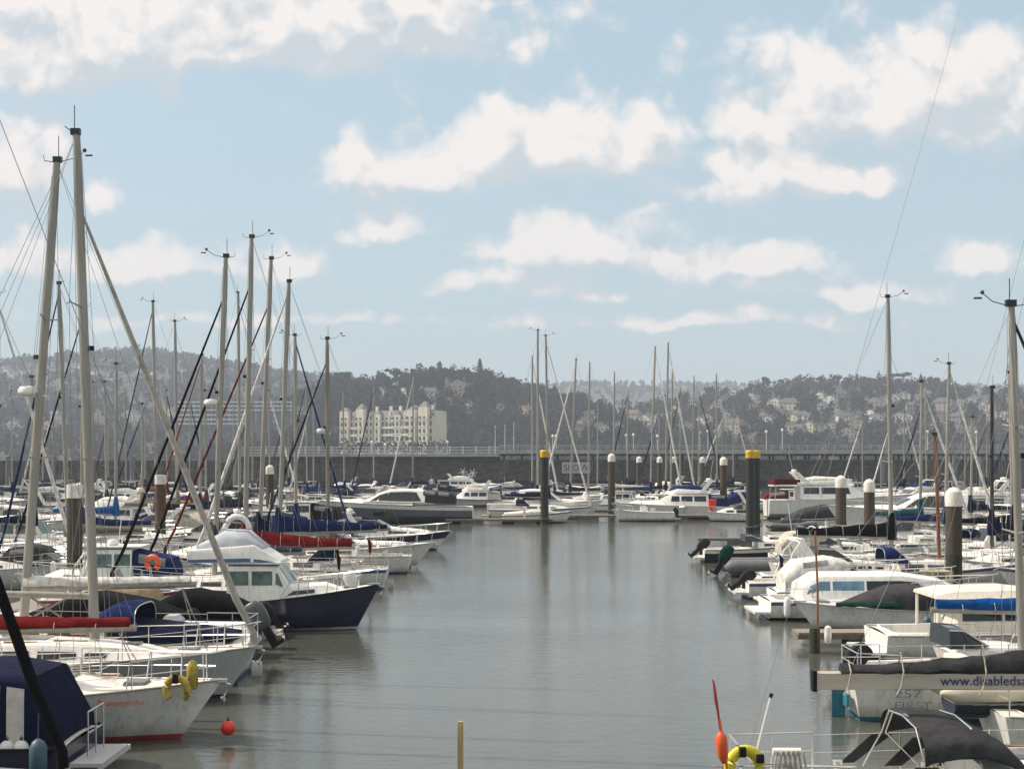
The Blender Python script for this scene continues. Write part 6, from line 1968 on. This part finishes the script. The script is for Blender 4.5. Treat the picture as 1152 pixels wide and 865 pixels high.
cruiser('white-over-black speedboat with raised black outboard, farthest stern in the right row', 790, 85, 1, 7.2, 'cuddy', at_bow=False, hull='white', lowcol='black', low=.75, canvas=None, engine=(1, PLG, 1.35, .8), stripe='none', boot='red', tall=.8, arch=False)
cruiser('white low day boat behind the black-striped speedboat', 850, 92, 1, 7.5, 'cuddy', at_bow=False, hull='white', canvas=None, stripe='blue')
cruiser('white blue-striped open launch by the white-capped pile pair', 862, 99, 1, 8.2, 'open', at_bow=False, stripe='blue', arch=False)
cruiser('white sports boat moored under the white-capped pile pair', 935, 95.5, -1, 8.0, 'sport', canvas=None, arch=False, stripe='none', radar=False)
yacht('white yacht with teal sail cover behind the nearer of the pile pair', 1035, 96, 430, 1037, 1, 9.0, cover='teal', furl='white', hood=None, detail=1)
RB = 'beyond the right walkway'
for a in [(1057, 66, 490, 1052, 1, None, None, WOODSPAR), (1116, 74, 437, 1116, -1, 'navy', None, ALUBLK), (1063, 88, 410, 1068, 1, 'blue', 'white', None), (1092, 108, 470, 1094, -1, 'navy', None, None), (1140, 84, 420, 1136, 1, 'black', 'tan', None)]:
    px, Y, yt, pxt, d, cv, fu, sp = a
    yacht(None, px, Y, yt, pxt, d, random.uniform(8.5, 10), cover=cv, furl=fu, spar=sp, hood=random.choice([None, 'navy', 'blue']), detail=2 if Y < 80 else 1, boom=cv is not None, auto=(f'white sloop with {cv or "no"} sail cover' + (', brown mast' if sp is WOODSPAR else ', black mast' if sp is ALUBLK else ''), RB), group='sloops beyond the right walkway')
for a in [(1120, 64, -1, 8.0, 'cuddy', 'white', 'navy'), (1060, 71, -1, 7.4, 'cuddy', 'white', None), (1085, 77, -1, 7.8, 'pilot', 'white', 'navy'), (1040, 81, -1, 7.6, 'pilot', 'white', None), (1110, 81, -1, 8.5, 'sport', 'white', 'white'), (1050, 104, -1, 9.5, 'sport', 'white', 'navy'), (1090, 92, -1, 9.0, 'covered', 'white', 'bright blue'), (1120, 98, -1, 9.5, 'sport', 'navy', 'navy'), (1146, 70, -1, 7.5, 'sport', 'white', 'blue'), (1100, 67.2, -1, 7.0, 'covered', 'white', 'grey'), (1132, 74.5, -1, 8.0, 'fly', 'white', None), (1068, 86.5, -1, 8.0, 'sport', 'white', None), (1108, 89, -1, 8.5, 'fly', 'white', 'navy'), (1062, 97, -1, 8.0, 'pilot', 'white', 'white'), (1128, 104, -1, 9.0, 'fly', 'white', 'white'), (1040, 109, -1, 8.0, 'cuddy', 'white', 'cream')]:
    px, Y, d, L, st, hu, cv = a
    nm = {'pilot': 'wheelhouse boat', 'sport': 'sports cruiser', 'cuddy': 'small cabin boat', 'fly': 'flybridge motor yacht', 'covered': 'day boat'}[st]
    cruiser(None, px, Y, d, L, st, hull=hu, canvas=cv, at_bow=True, detail=2, stripe=random.choice(['none', 'blue', 'navy']), auto=(f'{hu}-hulled {nm} ' + (f'with {cv} canopy' if cv else 'without canopy'), RB), rz=random.uniform(-.05, .05), group='motor boats in the right berths', radar=False)
cruiser('large white motor yacht with two dark hull windows and long swept top', 930, 112, -1, 15.0, 'hardtop', hull='white', canvas=None, hullwin=[(.10, .15), (.2, .24)], radar=False, stripe='none', boot='navy', fs=1.9, fb=2.6, B=4.2, name='motor_yacht')
cruiser('white motor yacht with black cockpit canopy at the right edge', 1068, 117, -1, 15.0, 'hardtop', hull='white', canvas='black', hullwin=[(.05, .09)], radar=True, stripe='none', fs=1.8, fb=2.5, name='motor_yacht')
rfly, hfl = cruiser('large white flybridge yacht with raked radar arch and red rail dodger', 1036, 150, 1, 16.5, 'fly', hull='white', canvas='white', radar=True, at_bow=True, stripe='none', fs=2.0, fb=2.7, tall=1.25, B=4.6, name='motor_yacht')
cruiser('white flybridge motor yacht beyond the large one with dark hull windows', 985, 126, -1, 14.0, 'fly', hull='white', canvas=None, radar=True, stripe='none', fs=1.7, fb=2.5, name='motor_yacht')
cruiser('white boat under a tall grey cover near the black piles', 882, 128, 1, 9.0, 'covered', hull='white', canvas='grey', at_bow=False, stripe='navy', tall=1.3)
rib('grey covered inflatable tender by the black yellow-capped piles', 866, 124, 1, 4.2, MATS['hypalon_grey'], cover='grey', at_bow=False, console=False)

# far end of the channel
cruiser('white motor yacht with blue cover on its flying bridge beside the red box', 690, 151, -1, 12.5, 'fly', hull='white', canvas='blue', at_bow=True, stripe='none', fs=1.3, fb=1.7, tall=1.1)
cruiser('small white open speedboat moored in front of the blue-covered motor yacht', 689, 143.6, -1, 6.3, 'open', at_bow=True, arch=False, stripe='none', boot='none', engine=(1, RUBBER, 1.2), fs=.9, fb=1.2, rz=-.04)
cruiser('navy-canopied boat bow-on to the red box on the far pontoon', 797, 153, 1, 9.5, 'pilot', hull='white', canvas='navy', rz=R(-70))
cruiser('small white day boat between the red box and the black piles', 855, 143.5, -1, 5.6, 'cuddy', canvas=None, at_bow=False, arch=False, stripe='none')
cruiser('white sports yacht with dark swept windows left of the single yellow-capped pile', 548, 152, 1, 12.5, 'hardtop', canvas=None, at_bow=False, hullwin=[(.0, .03), (.06, .09)], radar=False, stripe='none', fs=1.5, fb=1.9)
cruiser('small white boat lying at the single yellow-capped pile', 644, 139.8, 1, 7.0, 'covered', canvas='white', stripe='grey', tall=.5)
yacht('white yacht with navy cover on its boom behind the single yellow-capped pile', 617, 150, 378, 614, 1, 11, cover='navy', furl='white', detail=1, hood='navy')
yacht('white yacht with the tallest far mast, just left of the single yellow-capped pile', 605, 156, 372, 605, -1, 11, cover='navy', furl=None, detail=1, hood=None)

o = thing('dock_ladder', 'pale metal ladder standing at the flat-capped brown pile', 'ladder', (X(101, 58), 58, .48))
q = MB()
for a in (-.2, .2): q.tube([(a, 0, 0), (a, 0, 2.6)], .035, 6)
for k in range(8): q.tube([(-.2, 0, .3 + .3 * k), (.2, 0, .3 + .3 * k)], .02, 5)
q.build('frame', STEEL, o)
o = thing('dinghy', 'upturned grey dinghy lying on the left walkway below the rust-brown pile', 'dinghy', (X(160, 60), 60.5, .55), R(8))
q = MB(); q.loft([[(x, w * math.cos(PI * i / 8), .02 + hh * math.sin(PI * i / 8)) for i in range(9)] for x, w, hh in ((-1.3, .5, .42), (-.5, .68, .5), (.5, .62, .48), (1.1, .3, .36), (1.4, .04, .2))], False, True, True); q.build('hull', GELG, o, smooth=50)
q = MB(); q.box((-.1, 0, .52), (2.2, .05, .06)); q.build('keel', TEAK, o)
o = thing('tarpaulin', 'crumpled tan tarpaulin on the deck between the left-hand boats', 'tarpaulin', (X(135, 52), 52, 1.0))
q = MB(); rr_ = random.Random(3); q.loft([[(x, w * math.cos(PI * i / 8) + rr_.uniform(-.05, .05), hh * math.sin(PI * i / 8) + rr_.uniform(-.06, .06)) for i in range(9)] for x, w, hh in ((-1.5, .3, .15), (-.9, .6, .4), (-.2, .7, .62), (.5, .6, .42), (1.2, .5, .5), (1.6, .2, .1))], False, True, True); q.build('sheet', CANVAS['tan'], o, smooth=35)
# ------------------------------------------------------------------ the far crowd of moored boats, rank behind rank up to the harbour wall
FARL, FARC, FARR = 'far left', 'far middle', 'far right'


def zone_of(px): return FARL if px < 520 else FARC if px < 860 else FARR


FAR_MASTS = [  # photo column of the mast foot, masthead row, masthead column, distance, cover
    (420, 435, 420, 225, 'navy'), (464, 423, 465, 235, 'navy'), (599, 400, 599, 190, 'blue'), (641, 405, 648, 182, 'navy'), (661, 407, 663, 196, None), (690, 418, 691, 205, 'cream'), (732, 390, 738, 186, 'blue'), (749, 385, 752, 194, 'navy'),
    (755, 415, 757, 210, None), (764, 436, 765, 228, 'navy'), (777, 423, 780, 200, 'blue'), (786, 440, 787, 226, None), (806, 420, 805, 208, 'navy'), (813, 468, 813, 240, None), (1018, 460, 1018, 215, 'navy'), (1043, 440, 1041, 205, 'blue'), (1086, 480, 1087, 222, None), (1110, 475, 1110, 232, 'navy'), (1144, 465, 1142, 200, 'navy'),
    (306, 440, 303, 170, 'navy'), (345, 430, 343, 178, 'blue'), (388, 440, 386, 198, 'navy'), (352, 438, 352, 212, None), (15, 440, 14, 180, 'navy'), (47, 450, 48, 200, 'blue'), (104, 430, 105, 172, 'navy'), (142, 445, 141, 190, None), (163, 452, 164, 215, 'navy'), (190, 440, 189, 176, 'burgundy'), (214, 450, 216, 204, 'navy'), (243, 446, 244, 186, 'black'), (262, 455, 262, 222, None), (284, 450, 284, 196, 'blue'), (325, 455, 324, 232, 'navy'),
    (60, 462, 60, 236, None), (120, 466, 120, 240, 'navy'), (705, 440, 706, 232, 'navy'), (672, 452, 673, 236, None), (740, 460, 741, 248, None), (825, 455, 826, 236, 'navy'), (970, 470, 970, 236, None), (1000, 475, 1000, 246, 'navy')]
for (px, yt, pxt, Y, cv) in FAR_MASTS:
    d = random.choice([1, -1])
    h_ = random.choice(['white', 'white', 'white', 'navy', 'cream'])
    fu = random.choice(['white', 'white', 'navy', 'grey', None])
    yacht(None, px, Y, yt, pxt, d, random.uniform(9, 11.5), hull=h_, cover=cv, furl=fu, hood=random.choice([None, None, 'navy', 'blue', 'grey']), detail=1 if Y < 185 else 0, stripe=random.choice(['blue', 'navy', 'none', 'red']),
          auto=(f'{h_} sloop with ' + (f'{cv} sail cover' if cv else 'a bare boom'), zone_of(px)), group='sloops moored in the far ranks', rz=random.uniform(-.6, .6), thick=.14)

taken = [(a[0], a[3]) for a in FAR_MASTS]
for Y, x_lo, x_hi in [(158, -20, 330), (166, -10, 440), (178, -20, 560), (192, 10, 545), (206, -15, 520), (222, -10, 575), (240, 0, 560), (262, -10, 590), (172, 630, 850), (196, 625, 845), (218, 630, 860), (244, 620, 865), (268, 640, 850), (158, 1010, 1165), (176, 960, 1165), (198, 950, 1165), (226, 945, 1165), (256, 930, 1165)]:
    px = x_lo + random.uniform(0, 25)
    while px < x_hi:
        L = random.uniform(8, 13)
        wpx = L * F / Y
        if not any(abs(px - a) < wpx * .42 and abs(Y - b_) < 5 for a, b_ in taken):
            st = random.choice(['sport', 'sport', 'fly', 'hardtop', 'pilot', 'cuddy', 'covered'])
            if L < 9.5 and st in ('fly', 'hardtop'): st = 'pilot'
            hu = random.choice(['white'] * 6 + ['navy', 'pale grey'])
            cv = random.choice(['navy', 'navy', 'blue', 'white', 'cream', 'grey', 'black', 'burgundy', 'dark green'])
            if st == 'hardtop': cv = random.choice(['grey', 'black', 'navy'])
            nm = {'pilot': 'wheelhouse boat', 'sport': 'sports cruiser', 'cuddy': 'small cabin boat', 'fly': 'flybridge motor yacht', 'covered': 'day boat', 'hardtop': 'hard-topped cruiser'}[st]
            cruiser(None, px, Y, random.choice([1, -1]), L, st, hull=hu, canvas=cv, at_bow=random.random() < .5, detail=0, stripe=random.choice(['none', 'blue', 'navy']), auto=(f'{hu} {nm} with {cv} canopy', zone_of(px)), group='motor boats moored in the far ranks', rz=random.choice([0, random.uniform(-.5, .5), random.uniform(-.2, .2)]), arch=st != 'cuddy')
        px += wpx * random.uniform(.74, 1.08) + 4

# a small launch passing under the wall, with a cabin top
cruiser('white launch with a long flat cabin top against the harbour wall', 628 - 60, 285, 1, 14, 'fly', canvas='white', detail=0, stripe='none')


# ------------------------------------------------------------------ buoys, fenders, lifebuoys and flags
def ball_buoy(name, label, x, y, z, r, m_, cat='buoy'):
    o = thing(name, label, cat, (x, y, z))
    q = MB(); q.ball((0, 0, 0), r, 16, 10); q.build('float', m_, o, smooth=80)
    q = MB(); q.tube([(0, 0, r * .95), (0, 0, r * 1.2)], r * .18, 6); q.torus((0, 0, r * 1.3), r * .16, r * .05, n=10, k=5); q.build('eye', RUBBER, o)
    return o


ball_buoy('mooring_buoy', 'bright orange-red ball buoy hanging at the lower left bow', X(257, 30.3), 30.25, Z(818, 30.3), .16, REDP)
o = thing('horseshoe_buoy', 'faded yellow horseshoe lifebuoy on the left-hand bow rail', 'lifebuoy', (X(204, 30.0), 29.6, Z(772, 30)), R(-10))
q = MB(); q.torus((0, 0, 0), .24, .085, R(-50), R(230), 22, 8, 'xz', squash=.8); q.build('foam', OLDYEL, o, smooth=60)
q = MB(); q.box((0, -.02, .24), (.1, .2, .2)); q.build('strap', RUBBER, o)
o = thing('horseshoe_buoy', 'orange horseshoe lifebuoy on the rail below the rust-brown pile', 'lifebuoy', (X(176, 57), 56.4, Z(632, 57)), R(-20))
q = MB(); q.torus((0, 0, 0), .27, .10, R(-50), R(230), 20, 8, 'xz'); q.build('foam', ORANGEP, o, smooth=60)
o = thing('yellow_buoyancy_bag', 'dull yellow bag tied to the bow rail of the red-lettered yacht', 'bag', (X(220, 30.4), 30.1, Z(756, 30.4)))
q = MB(); q.loft([[(r_ * math.cos(2 * PI * i / 8), r_ * math.sin(2 * PI * i / 8), z) for i in range(8)] for z, r_ in ((-.32, .07), (-.26, .12), (.1, .13), (.24, .1), (.3, .04))], True, True, True); q.build('bag', OLDYEL, o, smooth=50)


def fender(label, x, y, z, m_=PLW, L=.7, r=.13):
    o = thing('fender', label, 'fender', (x, y, z))
    q = MB(); q.lathe([(.02, -L / 2 - .05), (r * .7, -L / 2), (r, -L / 2 + .1), (r, L / 2 - .1), (r * .7, L / 2), (.03, L / 2 + .06)], n=12); q.build('body', m_, o, smooth=50)
    q = MB(); q.tube([(0, 0, L / 2), (0, .03, L / 2 + .55)], .012, 4); q.build('lanyard', ROPED, o)
    return o


fender('blue-grey fender hanging on the dark blue canopied motor boat', X(44, 25.6), 25.55, Z(852, 25.6), mat('fender_blue', (.05, .10, .14), .5), .6, .16)
for i, px in enumerate((8, 24)):
    ball_buoy('round_fender', ['white half-round fender on the navy boat deck, left of two', 'white half-round fender on the navy boat deck, right of two'][i], X(px, 25.95), 25.95, .74, .14, PLW, 'fender')
fender('white fender on the side of the 257 sailing boat', X(1075, 31.8), 31.75, .6)
fender('white fender at the stern of the blue-windowed cabin boat', X(885, 53.0), 52.9, .55)
fender('dark fender on the white saloon boat with the curved roof', X(1040, 45.6), 45.3, .65, MATS['fender_blue'])


def ensign(label, x, y, z, colr, h=1.3):
    o = thing('ensign', label, 'flag', (x, y, z))
    q = MB(); q.tube([(0, 0, 0), (-.15, 0, h)], .016, 5); q.build('staff', TEAK, o)
    q = MB(); q.sheet([(-.15, .0, h), (-.02, .04, h - .12), (.06, -.02, h - .25)], [(-.10, 0, h - .6), (-.04, .05, h - .72), (.0, 0, h - .8)], .006); q.build('cloth', colr, o)
    return o


ensign('furled red ensign on the stern of a white left-hand yacht', X(417, 66), 66, 1.15, CANVAS['red'])
ensign('dark furled ensign beside the white domed outboard', X(382, 58.5), 58.5, .95, CANVAS['navy'])
ensign('small red ensign hanging far left below the navy furled sail', X(290, 150), 150, 2.2, CANVAS['burgundy'], 1.8)
ensign('plain blue burgee on the near stern of a right-hand open boat', X(880, 61), 61, .95, CANVAS['blue'], 1.1)


def wind_turbine(px, Y, z, lab):
    o = thing('wind_generator', lab, 'wind turbine', (X(px, Y), Y, z))
    q = MB(); q.tube([(0, 0, -2.4), (0, 0, 0)], .03, 6); q.build('pole', PLW, o)
    q = MB(); q.lathe([(.02, -.18), (.09, -.1), (.09, .15), (.02, .3)], n=8, axis='y'); q.build('hub', PLW, o)
    for k in range(6):
        a = k * PI / 3 + .2
        q = MB(); q.sheet([(math.cos(a) * .08 - .04 * math.sin(a), -.12, math.sin(a) * .08 + .04 * math.cos(a)), (math.cos(a) * .6, -.12, math.sin(a) * .6)], [(math.cos(a) * .08 + .06 * math.sin(a), -.1, math.sin(a) * .08 - .06 * math.cos(a)), (math.cos(a) * .6 + .05 * math.sin(a), -.1, math.sin(a) * .6 - .05 * math.cos(a))], .012)
        q.build('blade', PLW, o)
    q = MB(); q.sheet([(0, .3, -.05), (0, .7, -.12)], [(0, .3, .05), (0, .7, .3)], .01); q.build('tail_vane', PLW, o)


for i, (px, Y, py) in enumerate([(521, 175, 531), (528, 176, 536), (532, 177, 532)]):
    wind_turbine(px, Y, Z(py, Y), f'small white six-bladed wind generator behind the grey sports yacht, {ORD[i]} from left')


# ------------------------------------------------------------------ people: one skinned body each
def person(label, x, y, z, top, legs, pose='stand', hair=(.03, .02, .015), s=1.0, rz=0.0):
    o = thing('person', label, 'person', (x, y, z), rz)
    J = {'pelvis': (0, 0, .95), 'chest': (0, .02, 1.25), 'neck': (0, .0, 1.47), 'head': (0, -.02, 1.58), 'crown': (0, 0, 1.72),
         'hipL': (.1, 0, .9), 'kneeL': (.12, -.04, .5), 'ankL': (.12, .03, .09), 'toeL': (.13, -.13, .04), 'hipR': (-.1, 0, .9), 'kneeR': (-.11, -.02, .5), 'ankR': (-.12, .05, .09), 'toeR': (-.13, -.1, .04),
         'shL': (.19, .01, 1.40), 'elL': (.25, .04, 1.12), 'haL': (.20, -.14, .92), 'fiL': (.19, -.2, .84), 'shR': (-.19, .01, 1.40), 'elR': (-.26, .02, 1.12), 'haR': (-.22, -.12, .90), 'fiR': (-.21, -.17, .82)}
    E = [('pelvis', 'chest'), ('chest', 'neck'), ('neck', 'head'), ('head', 'crown'), ('pelvis', 'hipL'), ('hipL', 'kneeL'), ('kneeL', 'ankL'), ('ankL', 'toeL'), ('pelvis', 'hipR'), ('hipR', 'kneeR'), ('kneeR', 'ankR'), ('ankR', 'toeR'),
         ('chest', 'shL'), ('shL', 'elL'), ('elL', 'haL'), ('haL', 'fiL'), ('chest', 'shR'), ('shR', 'elR'), ('elR', 'haR'), ('haR', 'fiR')]
    RD = {'pelvis': .15, 'chest': .16, 'neck': .065, 'head': .105, 'crown': .085, 'hip': .1, 'knee': .065, 'ank': .05, 'toe': .04, 'sh': .075, 'el': .05, 'ha': .04, 'fi': .03}
    names = list(J)
    me = bpy.data.meshes.new('body')
    me.from_pydata([tuple(c * s for c in J[k]) for k in names], [(names.index(a), names.index(b_)) for a, b_ in E], [])
    ob = bpy.data.objects.new('body', me); COL.objects.link(ob)
    sk = ob.modifiers.new('skin', 'SKIN')
    for i, k in enumerate(names):
        r_ = RD.get(k, RD.get(k[:-1], .05)) * s
        me.skin_vertices[0].data[i].radius = (r_, r_ * .8)
        me.skin_vertices[0].data[i].use_root = (k == 'pelvis')
    su = ob.modifiers.new('subd', 'SUBSURF'); su.levels = 1
    dg = bpy.context.evaluated_depsgraph_get()
    m2 = bpy.data.meshes.new_from_object(ob.evaluated_get(dg))
    bpy.data.objects.remove(ob)
    m2.materials.clear()
    for mm in (legs, top, SKIN): m2.materials.append(mm)
    for p in m2.polygons:
        c = p.center
        p.material_index = 2 if c.z > 1.46 * s or (abs(c.x) > .15 * s and c.z < .95 * s and c.z > .78 * s and c.y < -.1 * s) else 1 if c.z > .93 * s else 0
        p.use_smooth = True
    b_ = bpy.data.objects.new('body', m2); COL.objects.link(b_); b_.parent = o
    q = MB(); q.ball((0, .02 * s, 1.66 * s), .125 * s, 10, 6, sz=.85); q.build('hair', mat('hair_dark', hair, .8), o, smooth=80)
    return o


person('person in a white shirt standing on a boat behind the grey sports yacht', X(486, 165), 165, Z(553, 165), CLOTHW, CLOTHD, rz=R(20))
person('person in dark clothes walking on the pier beside the white railing', X(396, PY), PY + 1.5, 7.93, CLOTHD, CLOTHD, rz=R(80))
person('second person in dark clothes walking further right along the pier', X(407, PY), PY + 1.4, 7.93, mat('red_brown_coat', (.12, .05, .04), .9), CLOTHD, rz=R(95))
# ------------------------------------------------------------------ sea haze
hm = bpy.data.materials.new('haze')
hm.use_nodes = True
hn = hm.node_tree.nodes; hn.clear()
ho = hn.new('ShaderNodeOutputMaterial')
pv = hn.new('ShaderNodeVolumePrincipled')
pv.inputs['Color'].default_value = (.74, .84, .97, 1)
pv.inputs['Density'].default_value = HAZE_DENSITY
pv.inputs['Density Attribute'].default_value = ''
hm.node_tree.links.new(pv.outputs[0], ho.inputs['Volume'])
q = MB(); q.box((0, 2050, 138), (7400, 5200, 284))
tag(q.build('haze', hm), kind='stuff')
finish_labels()
print('SCENE objects', len(bpy.data.objects))
